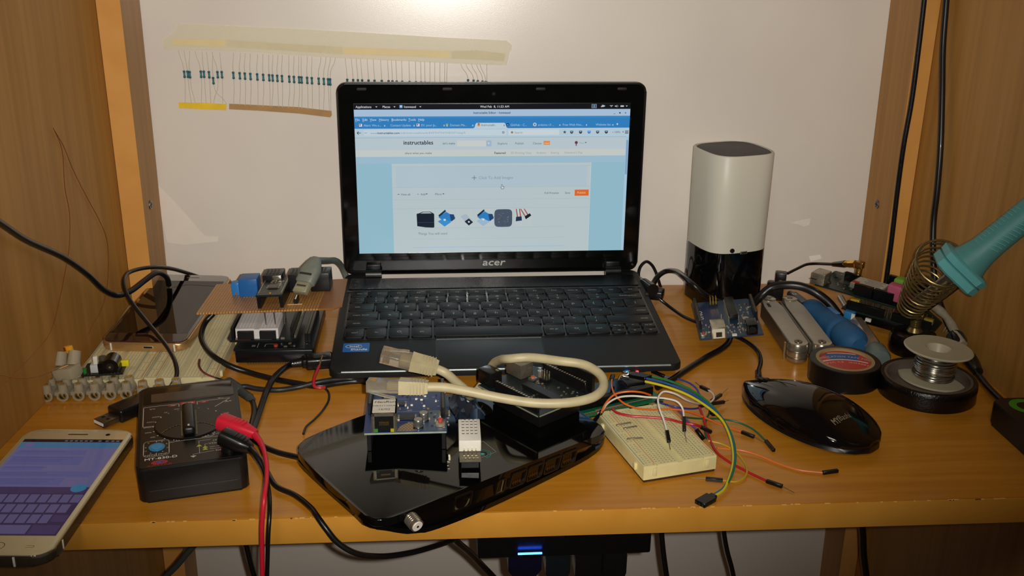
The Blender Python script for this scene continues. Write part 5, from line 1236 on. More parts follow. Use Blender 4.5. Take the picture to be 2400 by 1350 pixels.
jumper('dark blue jumper wire tangled behind the small breadboard', '#22307c', [(1535, 942, .008), (1560, 948, .0145), (1590, 955, .014), (1625, 958, .010), (1650, 952, .007), (1668, 940, .005)], [None, (1690, 925, .004, 1706, 910, .002)])
jumper('short dark green jumper wire standing at the right rear of the breadboard', '#1f4a30', [(1664, 965, .006), (1655, 985, .005), (1652, 1005, .005), (1656, 1028, .004)], [(1674, 972, .007)])
jumper('short maroon jumper wire at the far right rear of the tangle', '#7a2030', [(1640, 950, .010), (1660, 943, .008), (1676, 940, .006)], [(1697, 942, .004, 1708, 938, .003)])
for lab, a_, c_ in (('loose black jumper housing lying at the right edge of the small breadboard', (1640, 998, .004), (1668, 1012, .004)), ('loose black jumper housing standing behind the right rear of the breadboard', (1664, 1052, .004) if False else (1676, 938, .003), (1696, 926, .005))):
    pass
# flat three-way lead: green, blue, yellow
t = thing('sensor_lead', 'green, blue and yellow three-way lead arching right from the black clip to a black connector', 'jumper wire', Matrix.Translation(G(1518, 885, .028)))
o = G(1518, 885, .028)
for k, (c_, dx, dy) in enumerate((('#1c6a3c', 3, -8), ('#1e4a86', 0, -1), ('#c0b41c', -3, 6))):
    P_ = [(1515+dx, 888+dy, .028), (1560+dx, 899+dy, .028), (1610+dx, 918+dy*.9, .026), (1655+dx, 946+dy*.6, .023), (1690, 980+dy*.3, .019), (1712-k*2, 1015, .015), (1722-k*2.5, 1050, .011), (1722-k*2, 1085, .008), (1712-k*1.5, 1120, .005), (1695, 1145+k*2, .003), (1672, 1160+k*2, .0025)]
    b = MB(); b.tube([G(*p)-o for p in P_], .00095, m(c_, .4, var=.05), 8, 7); b.done('wire', t)
a, c = G(1676, 1160, .0028), G(1640, 1181, .0028); b = MB(); b.M = frame(a-o, c-a); L = (c-a).length
b.box((L*.62, 0, 0), (L*.76, .0082, .0032), hs, .0003, 1); b.box((L*.2, 0, 0), (L*.3, .0050, .0026), hs, .0004, 1)
for k in range(3): b.box((L+.0002, -.0026+k*.0026, 0), (.0006, .0012, .0012), m('#2e2a24', .4))
b.done('connector', t)
a, c = G(1520, 886, .028), G(1482, 878, .024); b = MB(); b.M = frame(a-o, c-a); L = (c-a).length; b.box((L/2, 0, 0), (L, .0078, .0030), hs, .0003, 1); b.done('connector', t)
# black sensor clip with bright spring pins
a, c = G(1440, 918, .0100), G(1515, 907, .0100); M = frame(a, c-a)
t = thing('sensor_clip', 'black blocky sensor with bright bent pins, standing on the display board before the laptop', 'sensor', M)
L = (c-a).length; b = MB(); b.box((L*.62, .002, .001), (L*.60, .010, .0110), hs, .0010, 2); b.box((L*.20, .003, -.001), (L*.3, .008, .007), hs, .0010, 2); b.cyl((L*.45, -.0030, .001), (L*.45, -.0034, .001), .0006, silk, 8); b.done('sensor_case', t)
b = MB(); Mi = M.inverted(); q_ = [Mi @ p for p in P3((1450, 890, .017), (1456, 880, .018), (1474, 877, .019), (1460, 871, .020), (1476, 869, .020), (1458, 880, .018), (1474, 884, .017))]
b.tube(q_, .00045, m('#d8d0c0', .2, .9, var=0), 6, 3); b.done('spring_pins', t)

# ------------------------------------------------------------------ mouse
mo = G(1744, 916, .006); ma = G(2066, 1052, .006); ang = atan2((ma-mo).y, (ma-mo).x)
MMs = rotM((mo.x, mo.y), ang, 0); Lm = .1150
t = thing('mouse', 'flat glossy black computer mouse, its narrow front pointing to the laptop', 'mouse', MMs)
gm = m('#0a0707', .05, var=.02, scale=40, spec=.6)
def hw(u): return .0330*(max(0, 1-((.60-u)/.61)**1.9))**.72 if u < .60 else .0330*(max(0, 1-((u-.60)/.405)**2.3))**.5
def rings(zf, wf, z0f, nst=26, na=28):
    R_ = []
    for i in range(nst+1):
        u = .004+(i/nst)*.992; u = u if i not in (0,) else .004
        w = max(.0006, hw(u)*wf); H = zf(u); z0 = z0f(u); ring = []
        for k in range(na):
            a = 2*pi*k/na; y = w*cos(a); s_ = sin(a)
            z = z0+(H-z0)*(max(0, s_)**.75) if s_ >= 0 else z0-(.0016)*(abs(s_)**.6)
            ring.append((u*Lm, y, z))
        R_.append(ring)
    return R_
tophz = lambda u: .0085+.0195*sin(pi*min(1, max(0, (u+.10)/1.12)))**.9
b = MB(); b.loft(rings(tophz, 1.0, lambda u: .0075), gm)
# button split and wheel recess
for i in range(8):
    u0, u1 = .04+.045*i, .04+.045*(i+1); b.raw([(u0*Lm, -.0003, tophz(u0)+.0001), (u0*Lm, .0003, tophz(u0)+.0001), (u1*Lm, .0003, tophz(u1)+.0001), (u1*Lm, -.0003, tophz(u1)+.0001)], [(0, 3, 2, 1)], m('#020202', .5, var=0)) if i > 2 else None
b.done('top_shell', t)
b = MB(); b.loft(rings(lambda u: .0090, .93, lambda u: .0030, 22, 20), m('#0c0a0a', .3)); b.done('base', t)
b = MB(); u = .17; b.box((u*Lm, 0, tophz(u)-.0004), (.0140, .0050, .0014), m('#020202', .4), .0006); b.cyl((u*Lm, -.0018, tophz(u)-.0022), (u*Lm, .0018, tophz(u)-.0022), .0038, m('#0c0c0c', .4), 18); b.done('scroll_wheel', t)
# printed name
def topz(x, y):
    u = min(.99, max(.01, x/Lm)); w = hw(u); c_ = max(-1, min(1, y/max(w, 1e-5))); return .0075+(tophz(u)-.0075)*((1-c_*c_)**.5)**.75
def mhit(px, py):
    z = .02
    for _ in range(12): p = MMs.inverted() @ G(px, py, z); z = topz(p.x, p.y)
    return p
lp = mhit(1953, 994); lq = mhit(2008, 974); al = atan2((lq-lp).y, (lq-lp).x)
b = MB(); ge = m('#8e846c', .4, .3, var=0)
tmp = MB(); tmp.text('MY', 0, -.0016, .0072, ge, 0, bold=1, xs=.7); tmp.text('Bashi', .0066, -.0006, .0066, ge, 0, italic=.15, xs=.85)
vs = []
for v in tmp.v:
    x = lp.x+v.x*cos(al)-v.y*sin(al); y = lp.y+v.x*sin(al)+v.y*cos(al); vs.append((x, y, topz(x, y)+.00025))
b.raw(vs, tmp.f, ge); b.done('lettering', t)
mi_ = MMs.inverted(); b = MB(); b.tube([mi_ @ p for p in P3((1792, 912, .009), (1780, 893, .006), (1776, 876, .0024), (1783, 848, .0022), (1776, 824, .0022), (1754, 804, .0022), (1728, 790, .003), (1700, 782, .004))], .0019, bkm, 10); b.cyl(mi_ @ G(1778, 884, .004), mi_ @ G(1777, 872, .0026), .0027, bkm, 12); b.done('cord', t)
# ------------------------------------------------------------------ lamp-speaker
cS = V((.2775, .9500, 0)); Ht = GY(1700, 362, .925).z
SMx = rotM((cS.x, cS.y), radians(16)); 
t = thing('lamp_speaker', 'tall rounded speaker lamp with a white upper half and glossy black foot', 'speaker', SMx)
def sq_ring(h, z, p=3.4, n=48): return [(h*abs(cos(a))**(2/p)*(1 if cos(a) >= 0 else -1), h*abs(sin(a))**(2/p)*(1 if sin(a) >= 0 else -1), z) for a in [2*pi*k/n+.001 for k in range(n)]]
h0 = .0325; zb_ = GY(1700, 590, .922).z
b = MB(); b.loft([sq_ring(h0-.002, .0), sq_ring(h0, .0015), sq_ring(h0, zb_-.0006), sq_ring(h0-.0006, zb_)], m('#070708', .07, var=.03, scale=30, spec=.6)); b.done('foot', t)
b = MB(); b.loft([sq_ring(h0-.0002, zb_), sq_ring(h0+.0003, Ht*.7), sq_ring(h0+.0006, Ht-.0015), sq_ring(h0-.0002, Ht-.0002), sq_ring(h0-.0012, Ht), sq_ring(h0-.0014, Ht-.0012), sq_ring(h0-.0020, Ht-.0014)], m('#cac7b8', .4, var=.02, scale=20, spec=.4)); b.done('diffuser', t, label='milky white upper half')
b = MB(); b.loft([sq_ring(h0-.0022, Ht-.0050), sq_ring(h0-.0022, Ht-.0008), sq_ring(h0-.0030, Ht-.0003)], m('#4a4648', .6, var=.12, scale=1500, bump=.3)); b.done('grille', t)
iv = SMx.inverted(); ca = iv.to_3x3() @ V((0, -1, 0))
def onfront(px, py):                       # hit on the front-facing side of the rounded square
    d = iv.to_3x3() @ ray(px, py); o = iv @ CAM; best = None
    for i in range(400):
        k = .85+i*.0005; p = o+d*k
        if (abs(p.x)/h0)**3.4+(abs(p.y)/h0)**3.4 <= 1.03: return p
    return o+d
p = onfront(1743, 592); b = MB(); b.M = frame(p, V((1, 0, 0)), V((0, 0, 1)))
b.box((0, 0, 0), (.0075, .0012, .0026), m('#6a675c', .4), .0004); b.box((0, -.0004, 0), (.0058, .0010, .0013), dark); b.done('charging_port', t)
p = onfront(1716, 588); b = MB(); b.cyl(p+V((0, .001, 0)), p+V((0, -.0008, 0)), .0022, dark, 16); b.done('button', t)
b = MB(); pts = [onfront(x, y) for x, y in ((1612, 550), (1628, 566), (1630, 590), (1612, 575))]; nn_ = V((-.0004, -.0005, 0)) 


# ------------------------------------------------------------------ plugs and cables right of the laptop
a = G(1500, 684, .012); c = G(1556, 690, .012)
t = thing('usb_plug', 'black USB plug in the right side of the laptop, its cable running right', 'plug', frame(a, c-a))
Mi = frame(a, c-a).inverted(); b = MB(); L = (c-a).length; b.box((L*.60, 0, 0), (L*.80, .0150, .0095), bkm, .0022, 3); b.box((L*.1, 0, 0), (L*.3, .012, .0065), blk, .001)
b.tube([Mi @ p for p in P3((1545, 700, .010), (1560, 712, .006), (1580, 727, .003), (1606, 744, .003), (1640, 757, .003), (1672, 760, .003))], .0015, bkm, 10); b.done('grip', t)
a = G(1498, 655, .020); c = G(1530, 680, .022)
t = thing('power_plug', 'black angled power plug behind the laptop right corner, with a thick cable', 'plug', frame(a, c-a))
Mi = frame(a, c-a).inverted(); b = MB(); L = (c-a).length; b.cyl((L*.35, 0, 0), (L, 0, 0), .0050, bkm, 18, .0060); b.cyl((0, 0, 0), (L*.4, 0, 0), .0032, m('#b0aca0', .25, .8), 16)
b.tube([Mi @ p for p in [G(1526, 684, .020), GY(1530, 668, .945), GY(1545, 645, .955), GY(1560, 636, .958), GY(1580, 635, .945), GY(1602, 647, .905), GY(1625, 668, .882), GY(1650, 689, .880), GY(1678, 704, .886), GY(1700, 712, .890)]], .0026, bkm, 12); b.done('grip', t)
cable('power_cable', 'thin black cable making a tall narrow loop behind the laptop right corner', 'cable',
      [G(1516, 690, .022), GY(1502, 665, .955), GY(1497, 645, .962), GY(1500, 628, .967), GY(1508, 617, .970), GY(1516, 613, .972), GY(1527, 620, .973), GY(1536, 635, .973), GY(1542, 652, .973), GY(1547, 668, .975), GY(1549, 672, .978)], .0015, bkm, 10)
cable('power_cable', 'thick black cable from beneath the blue board forward to the jumper wires', 'cable',
      P3((1712, 760, .003), (1712, 785, .003), (1706, 805, .003), (1688, 820, .003), (1660, 835, .003), (1630, 853, .003), (1600, 873, .003), (1570, 893, .003), (1540, 908, .003)), .0027, bkm, 12)
# ------------------------------------------------------------------ blue controller board at the right
UZ2 = .0220
U2 = pose((.2227, .8114, .0142), 5.25, -7.37, -7.45)
t = thing('controller_board', 'blue-grey controller board with metal USB socket in front of the lamp speaker', 'circuit board', U2)
wb = .0534; lb = .0686
b = MB(); b.prism([(0, 0), (wb, 0), (wb, lb*.92), (wb-.004, lb), (0, lb)], 0, .0016, m('#22364c', .3, var=.15, scale=400), .0002, 1)
b.quad(.004, .022, .020, .060, .00163, m('#16264e', .35, var=.1)); b.text('UNO', .007, .034, .0075, silk, .00166, rot=pi/2); b.line([(.0045, .0260), (.0045, .0620)], .0003, .00165, silk); b.line([(.0210, .0250), (.0230, .0420)], .0003, .00165, silk)
b.done('circuit_board', t)
b = MB(); b.box((.0155, .0048, .0072), (.0122, .0160, .0110), m('#b0a996', .25, .8, var=.1), .0005); b.box((.0155, -.0034, .0070), (.0098, .0006, .0088), m('#d0c8b6', .4)); b.box((.0155, -.0039, .0062), (.0050, .0006, .0044), m('#2a261e', .5)); b.done('usb_port', t)
b = MB(); b.box((wb-.0095, .0055, .0066), (.0092, .0140, .0100), blkg, .0010); b.cyl((wb-.0095, -.0016, .0070), (wb-.0095, -.0020, .0070), .0031, dark, 16); b.done('power_jack', t)
b = MB(); b.box((wb*.60, .0440, .0060), (.0078, .0350, .0050), m('#131313', .35), .0004)
for s in (-1, 1):
    for i in range(14): b.box((wb*.60+s*.0042, .0275+i*.00254, .0040), (.0006, .0010, .0045), pin)
b.done('chip', t)
header(t, .0020, .0180, 18, .0016); header(t, wb-.0022, .0260, 14, .0016)
b = MB(); b.box((wb*.34, .0600, .0028), (.0078, .0052, .0024), blk); b.done('pin_base', t); pins(t, [(wb*.34+(i-1)*.00254, .0587+j*.00254) for i in range(3) for j in range(2)], .003, .0110, mt=gold)
b = MB(); b.cyl((wb*.78, .0230, .0016), (wb*.78, .0230, .0060), .0028, m('#a8a49a', .25, .8), 18); b.done('capacitor', t)
b = MB(); b.box((.0035, .0060, .0022), (.0050, .0050, .0018), steel, .0003); b.cyl((.0035, .0060, .0030), (.0035, .0060, .0040), .0015, m('#a04030', .4), 12); b.done('reset_button', t)
smd(t, (.024, .004, .040, .022), .0016, 26, 41); smd(t, (.002, .010, .012, .024), .0016, 10, 42); smd(t, (.040, .016, .052, .060), .0016, 22, 43)
b = MB(); b.box((.0290, .0010, .0022), (.0040, .0026, .0012), silk); b.done('label_block', t)

# ------------------------------------------------------------------ multitool
def hitz(px, py, z): return G(px, py, z)
q0 = G(1826, 700, .018); q1 = G(1905, 808, .018); MTM = frame(q1, q0-q1)
t = thing('multitool', 'folded stainless steel multitool with two grey handles, lying by the blue handle', 'multitool', MTM @ Matrix.Translation((0, 0, -.018)))
ss = m('#a59e92', .42, .3, var=.05, scale=200); ssd = m('#6a6458', .3, .7, var=.1); Lt = (q0-q1).length
ssb = m('#b4ac9a', .22, .85, var=.05)
for s, nm in ((1, 'handle'), (-1, 'handle')):
    yc = s*.0102
    b = MB(); b.prism([(.006, yc-.0082), (Lt-.018, yc-.0086), (Lt-.002, yc-.0050), (Lt+.004, yc-.0050), (Lt+.004, yc+.0050), (Lt-.002, yc+.0060), (Lt-.018, yc+.0082), (.006, yc+.0078)], .0165, .0178, ss, .0004, 2)
    for e in (-1, 1): b.box((Lt/2, yc+e*.0078, .0100), (Lt-.016, .0010, .0140), ssd, .0003, 1)
    b.done(nm, t)
    b = MB()
    for k in range(5): b.box((Lt/2+.001*k, yc-.0052+k*.0025, .0080), (Lt-.022-k*.003, .0014, .0120), m('#3a3630', .3, .8, var=.1), .0002, 1)
    b.done('blade_set', t)
    b = MB(); b.lathe([(0, -.0162), (.0082, -.0162), (.0088, -.0150), (.0088, -.0010), (.0080, .0004), (0, .0004)], ssb, 28, (.0075, yc, .0172)); b.lathe([(0, .0004), (.0036, .0004), (.0034, .0010), (0, .0010)], ssd, 20, (.0075, yc, .0172)); b.box((.0075, yc, .0183), (.0030, .0006, .0003), dark)
    for z in (.0050, .0110): b.lathe([(.0089, z-.0172-.0006), (.0092, z-.0172), (.0089, z-.0172+.0006)], ssd, 28, (.0075, yc, .0172))
    b.done('end_pivot', t)
    b = MB(); b.lathe([(0, -.004), (.0068, -.004), (.0070, .0006), (.0060, .0013), (0, .0013)], ssb, 26, (Lt, yc, .0176)); b.lathe([(0, .0013), (.0026, .0013), (.0026, .0017), (0, .0017)], ssd, 16, (Lt, yc, .0176)); b.done('pivot_disc', t)
b = MB(); b.box((Lt/2, 0, .0120), (Lt-.010, .0022, .0100), ssd, .0003); b.box((.010, .0205, .008), (.0018, .0012, .016), ssb); b.done('plier_spine', t)
b = MB(); b.box((Lt-.017, .0140, .0180), (.0080, .0026, .0006), m('#2a2a26', .5)); b.done('lock_slot', t)

# ------------------------------------------------------------------ blue rubber handle
a = G(1906, 728, .0130); c = G(2003, 803, .0130); d = (c-a); L = d.length; M = frame(a, d)
t = thing('screwdriver', 'lumpy blue rubber screwdriver handle between the multitool and the metal driver', 'screwdriver', M)
bl = m('#20547e', .62, var=.06, scale=150, bump=.1)
b = MB(); prof = [(-.012, .0045), (-.008, .0085), (0, .0105), (.010, .0100), (.022, .0108), (L*.42, .0120), (L*.55, .0122), (L*.66, .0128), (L*.70, .0112), (L*.76, .0126), (L*.9, .0130), (L+.002, .0115), (L+.008, .0070)]
pr = smooth([V((x, r, 0)) for x, r in prof], 3)
b.loft([[(p.x, p.y*cos(k*2*pi/20), p.y*.98*sin(k*2*pi/20)) for k in range(20)] for p in pr], bl); b.box((L*.40, .003, .0118), (.016, .0045, .0010), m('#4a7aa8', .6, var=.3, scale=2000), .0003); b.done('handle', t)
b = MB(); b.M = Matrix.Identity(4); b.cyl((-.010, 0, 0), (-.055, .004, -.004), .0032, m('#4c5258', .4, .5), 14); b.box((-.030, .0, .0022), (.024, .0070, .0020), m('#5a6068', .5), .0006); b.text('Ω', -.034, -.0020, .0058, silk, .00325, 'C', rot=pi/2, bold=1); b.done('shaft', t)

# ------------------------------------------------------------------ clear screwdriver
a = G(2006, 757, .0100); c = G(2060, 838, .0100); d = c-a; L = d.length
t = thing('screwdriver', 'screwdriver with a dark see-through handle and grey-green end cap, beside the tape roll', 'screwdriver', frame(a, d))
b = MB(); gs = m('#8a7866', .12, trans=.3, var=.1, spec=.8)
b.loft([[(x, r*cos(k*2*pi/8+.39), r*sin(k*2*pi/8+.39)) for k in range(8)] for x, r in ((-.004, .0050), (.004, .0078), (L*.5, .0082), (L*.80, .0080), (L*.82, .0072))], gs); b.done('handle', t)
b = MB(); b.loft([[(x, r*cos(k*2*pi/20), r*sin(k*2*pi/20)) for k in range(20)] for x, r in ((L*.82, .0086), (L*.86, .0094), (L*1.02, .0094), (L*1.06, .0080), (L*1.07, .004))], m('#5f6a66', .4, var=.08)); b.done('end_cap', t, label='grey-green end cap')
b = MB(); b.cyl((-.004, 0, 0), (-.060, 0, .002), .0030, m('#8a857a', .25, .9), 12); b.done('shaft', t)

# ------------------------------------------------------------------ insulating tape roll
ct = G(1981, 842, .0185); 
t = thing('tape_roll', 'roll of black insulating tape with a red and blue printed label inside, beside the mouse', 'tape', Matrix.Translation((ct.x, ct.y, 0)) @ Matrix.Rotation(radians(-9), 4, 'Z'))
R1, R2, R3, hh = .0282, .0232, .0205, .0185
b = MB(); b.lathe([(R2, .0), (R1-.0005, .0), (R1, .0006), (R1, hh-.0006), (R1-.0006, hh), (R2, hh), (R2, 0)], m('#0a0909', .35, var=.08), 64); b.done('tape', t)
b = MB(); b.lathe([(R3, .0005), (R2, .0005), (R2, hh+.0002), (R3, hh+.0002), (R3, .0005)], m('#9c8258', .6, var=.1), 64); b.done('cardboard_core', t)
b = MB(); Zl = hh-.0018; b.lathe([(0, Zl-.001), (R3, Zl-.001), (R3, Zl), (0, Zl)], m('#b23430', .35, var=.05), 64); bu = m('#22508c', .35, var=.05); wl = m('#d8d0c8', .4, var=0)
def arc_band(r0, r1, cy_, a0, a1, mt, z):
    n = 40
    for i in range(n):
        a_, c_ = a0+(a1-a0)*i/n, a0+(a1-a0)*(i+1)/n; q = [(r0*cos(a_), cy_+r0*sin(a_)), (r1*cos(a_), cy_+r1*sin(a_)), (r1*cos(c_), cy_+r1*sin(c_)), (r0*cos(c_), cy_+r0*sin(c_))]
        if all(x*x+y*y < (R3-.0002)**2 for x, y in q): b.raw([(x, y, z) for x, y in q], [(0, 1, 2, 3)], mt)
C_ = -.030
arc_band(.0455, .0468, C_, .3, pi-.3, wl, Zl+.00003); arc_band(.0340, .0455, C_, .3, pi-.3, bu, Zl+.00004); arc_band(.0325, .0340, C_, .3, pi-.3, wl, Zl+.00005)
def arctext(s, r, cy_, size, mt, a_c, z, xs=1.0):
    wd = [max([v[0] for v in text_mesh(ch)[0]] or [.3])*size*xs+size*.10 if ch != ' ' else size*.4 for ch in s]; tot = sum(wd); a = a_c+tot/2/r
    for ch, w in zip(s, wd):
        am = a-w/2/r
        if ch != ' ': b.text(ch, r*cos(am), cy_+r*sin(am), size, mt, z, 'C', rot=am-pi/2, bold=1, xs=xs)
        a -= w/r
arctext('INSULATION TAPE FOR', .0378, C_, .0038, m('#9ab0d0', .4, var=0), pi/2-.02, Zl+.00008, .9)
arctext('PVC CE  ISO9001', .0270, C_, .0040, m('#e0a090', .4, var=0), pi/2-.02, Zl+.00008, 1.0)
b.done('printed_label', t)

# ------------------------------------------------------------------ solder reel
cr_ = G(2176, 880, .0155); RR = .0375
t = thing('tape_reel', 'wide shallow reel wrapped in crinkled black tape, the solder spool sitting inside it', 'reel', Matrix.Translation((cr_.x, cr_.y, 0)))
b = MB(); b.lathe([(RR-.004, .0), (RR-.0006, .0), (RR, .0010), (RR-.0003, .0060), (RR, .0100), (RR-.0003, .0140), (RR-.0012, .0152), (RR-.004, .0152), (RR-.004, 0)], m('#0a0909', .2, var=.15, scale=700, bump=.9), 72); b.done('wrapped_rim', t)
b = MB(); b.lathe([(0, .0004), (RR-.0041, .0004), (RR-.0041, .0150), (RR-.0062, .0148), (RR-.0078, .0060), (.0, .0050)], m('#5a5046', .35, var=.1), 64); b.done('inner_dish', t)
cs_ = G(2186, 880, .0075)
tsp = thing('solder_spool', 'white plastic spool of silver solder wire standing in the black reel', 'spool', Matrix.Translation((cs_.x, cs_.y, .0054)) @ Matrix.Rotation(radians(2.5), 4, 'Y'))
wsp = m('#b8b096', .42, var=.03, trans=.15); Rf = .0268; hz2 = .0270
b = MB(); b.lathe([(0, 0), (Rf, 0), (Rf, .0016), (.0100, .0016), (.0100, hz2-.0016), (Rf-.0004, hz2-.0016), (Rf, hz2-.0008), (Rf-.0010, hz2), (.0150, hz2-.0006), (.0100, hz2-.0004), (.0085, hz2-.003), (.0060, hz2-.010), (0, hz2-.010)], wsp, 64); b.done('spool_body', tsp)
b = MB(); sol = m('#9a958c', .2, .95, var=.1, scale=600); rr_ = random.Random(2)
for k in range(15):
    z = .0030+k*.0014; r_ = .0152+.0007*sin(k*1.7); pts = [(r_*cos(2*pi*i/36), r_*sin(2*pi*i/36), z+.0006*sin(i*.17+k)) for i in range(37)]; b.tube(pts, .00085, sol, 6, 1, spline=False, cap=False)
b.done('solder_wire', tsp)

# ------------------------------------------------------------------ soldering iron and its stand
bs = G(2136, 822, 0); YS = bs.y
t = thing('iron_stand', 'soldering iron stand with a coiled brass spring on a heavy dark foot', 'iron stand', Matrix.Translation((bs.x, bs.y, 0)))
o = V((bs.x, bs.y, 0))
b = MB(); b.lathe([(0, 0), (.0195, 0), (.0200, .001), (.0200, .012), (.0180, .0175), (.0140, .019), (0, .019)], m('#0d0b09', .15, var=.06), 40); b.done('foot', t)
brs = m('#8c7a50', .28, .85, var=.1); p0 = V((0, 0, .019)); pt = GY(2138, 748, YS)-o
b = MB(); b.cyl((0, 0, .0185), (0, 0, .0225), .0070, brs, 20, .0050); b.cyl(p0, (0, 0, pt.z), .0042, brs, 16)
for k in range(5): b.cyl((0, 0, .0240+k*.0018), (0, 0, .0249+k*.0018), .0047, brs, 16)
b.done('post', t)
sb_ = GY(2133, 722, YS)-o; stp_ = GY(2206, 622, YS-.055)-o; ax = (stp_-sb_); La = ax.length; axn = ax.normalized(); e1 = axn.orthogonal().normalized(); e1 = V((0, 1, 0)); e1 = (e1-axn*e1.dot(axn)).normalized(); e2 = axn.cross(e1)
nt_ = 12; pts = []
for i in range(nt_*20+1):
    f = i/(nt_*20); r_ = .0105+.0085*min(1, f*1.25)**.9; a_ = 2*pi*nt_*f; pts.append(sb_+axn*(La*1.02*f)+e1*cos(a_)*r_+e2*sin(a_)*r_)
b = MB(); b.tube(pts, .00085, brs, 7, 1, spline=False)
rl = [stp_+axn*.004+e1*cos(a)*.0205+e2*sin(a)*.0205 for a in [2*pi*i/24 for i in range(25)]]; b.tube(rl, .0011, brs, 8, 1, spline=False)
b.done('coil_spring', t)
b = MB(); s0 = pt+V((0, 0, .001)); b.tube([s0, s0+(stp_-s0)*.5+V((.006, -.010, -.003)), stp_+e2*-.018+V((.008, -.006, -.006))], .0026, m('#3c3220', .35, .7), 10); b.cyl(stp_+e2*-.018+V((.006, -.008, -.004)), stp_+e2*-.018+V((.014, -.010, .001)), .0034, m('#c8b060', .25, .9), 14); b.done('support_arm', t)
# iron
ia = o+sb_+axn*.012; ib = GY(2256, 626, YS-.070); ic = GY(2440, 476, .730)
d = ic-ib; IM = frame(ib, d, (0, 0, 1)); L = d.length
t = thing('soldering_iron', 'turquoise soldering iron resting in the coiled spring, handle rising to the right edge', 'soldering iron', IM)
tq = m('#4a8684', .5, var=.04); tql = m('#5aa4a6', .5, var=.04)
def plate(x, h, w, c_=.35): return [(x, y, z) for y, z in [(w*sx, h*sz) for sx, sz in ((-1, -1+c_), (-1+c_, -1), (1-c_, -1), (1, -1+c_), (1, 1-c_), (1-c_, 1), (-1+c_, 1), (-1, 1-c_))]]
b = MB(); b.loft([plate(-.0110, .0175, .0165), plate(-.0095, .0190, .0180), plate(-.0035, .0190, .0180), plate(-.0022, .0175, .0165)], tql); b.loft([plate(-.0018, .0190, .0180), plate(.0035, .0196, .0186), plate(.0052, .0175, .0168)], tql); b.done('heat_guard', t)
b = MB()
def er(x, r, n=24): return [(x, r*cos(2*pi*k/n), r*sin(2*pi*k/n)) for k in range(n)]
b.loft([er(x, r) for x, r in ((.004, .0160), (.010, .0138), (.018, .0120), (.030, .0112), (.050, .0110), (.085, .0113), (L, .0113), (L+.03, .0110))], tq)
for k in range(12): 
    x = .026+k*.0034; b.tube([(x-.002, -.0100, .0045), (x, -.0115, .0), (x+.001, -.0106, -.0045)], .0005, tql, 5, 3)
    x = .020+k*.0034; b.tube([(x, .003, .0107), (x+.001, -.0028, .0111), (x+.002, -.0072, .0088)], .0005, tql, 5, 3)
b.done('handle', t)
b = MB(); xs_ = .078
def wrap(x0, x1, a0, a1, r, mt, n=12):
    b.raw([(x, r*cos(a0+(a1-a0)*i/n), r*sin(a0+(a1-a0)*i/n)) for i in range(n+1) for x in (x0, x1)], [(2*i, 2*i+1, 2*i+3, 2*i+2) for i in range(n)], mt)
wrap(xs_, xs_+.060, radians(100), radians(255), .0116, m('#8a8478', .5, var=.1))
rt_ = random.Random(4)
for r_ in range(7):
    x = xs_+.004
    while x < xs_+.056:
        ln = rt_.uniform(.003, .010); a_ = radians(112+r_*18); wrap(x, x+ln, a_, a_+radians(8 if r_ not in (2, 5) else 13), .01165, m('#2a1c1a', .5, var=0), 3); x += ln+.002
b.done('rating_label', t)
mi = IM.inverted(); b = MB(); b.cyl((-.012, 0, 0), mi @ ia, .0045, m('#8a8274', .3, .85), 16, .0030); b.done('barrel', t)

# ------------------------------------------------------------------ communication board stack in the right rear corner
def bm_(p0, p1, z0, z1): a = G(*p0, z0); c = G(*p1, z1); return a, c
a, c = bm_((1914, 668), (2122, 728), .036, .032); BMx = frame(a, c-a); L = (c-a).length
t = thing('radio_board', 'dark circuit board stack with pink and green plugs in the right rear corner', 'circuit board', BMx)
Wd = .0480
b = MB(); b.box((L/2, Wd/2, 0), (L+.004, Wd, .0016), m('#15241f', .3, var=.15, scale=500), .0002, 1)
b.quad(.012, .020, .040, .044, .0009, m('#5a5850', .3, .5, var=.2, scale=300)); b.done('upper_board', t)
b = MB(); b.box((.0010, .0060, .0065), (.0120, .0160, .0110), m('#a8a292', .25, .8, var=.1), .0005); b.box((-.003, -.0023, .0060), (.006, .0004, .0008), dark); b.done('usb_port', t)
for x0_, y0_, ln, hgt_ in ((.014, .030, .014, .0085), (.034, .0030, .0170, .0105), (.052, .0030, .0180, .0105), (.050, .0440, .044, .0120)):
    b = MB(); b.box((x0_+ln/2, y0_, .0008+hgt_/2), (ln, .0036, hgt_), m('#070708', .25), .0003, 1); b.done('pin_socket', t)
b = MB(); M2 = Matrix.Translation((.046, .024, .0075)); b.box((.042, .020, .0055), (.030, .0220, .0050), m('#9a968a', .3, .5, var=.1), .0005); b.box((.042, .020, .0081), (.027, .0200, .0002), m('#b8b2a8', .5, var=.05)); b.box((.031, .013, .0083), (.006, .006, .0002), m('#b02c24', .5))
for k in range(5): b.box((.045, .013+k*.0035, .0083), (.018-(k % 2)*.004, .0008, .0002), m('#6a645c', .5))
b.done('labelled_module', t)
b = MB(); b.box((.0700, .0080, .0110), (.0150, .0110, .0150), m('#b0506c', .45, var=.05), .0016, 3); b.cyl((.0770, .0080, .0100), (.0870, .0060, .0090), .0040, m('#6a1424', .4), 16); b.done('audio_plug', t, label='pink audio plug')
b = MB(); b.box((.0700, .0260, .0115), (.0170, .0120, .0150), m('#6a9a30', .45, var=.05), .0020, 3); b.done('audio_plug', t, label='green audio plug')
smd(t, (.006, .006, .044, .020), .0008, 26, 51); smd(t, (.004, .030, .030, .046), .0008, 20, 52)
gp = BMx.inverted(); p1_ = gp @ GY(1965, 655, (BMx @ V((.024, .036, .01))).y); sx_ = .0240; sy_ = .0360
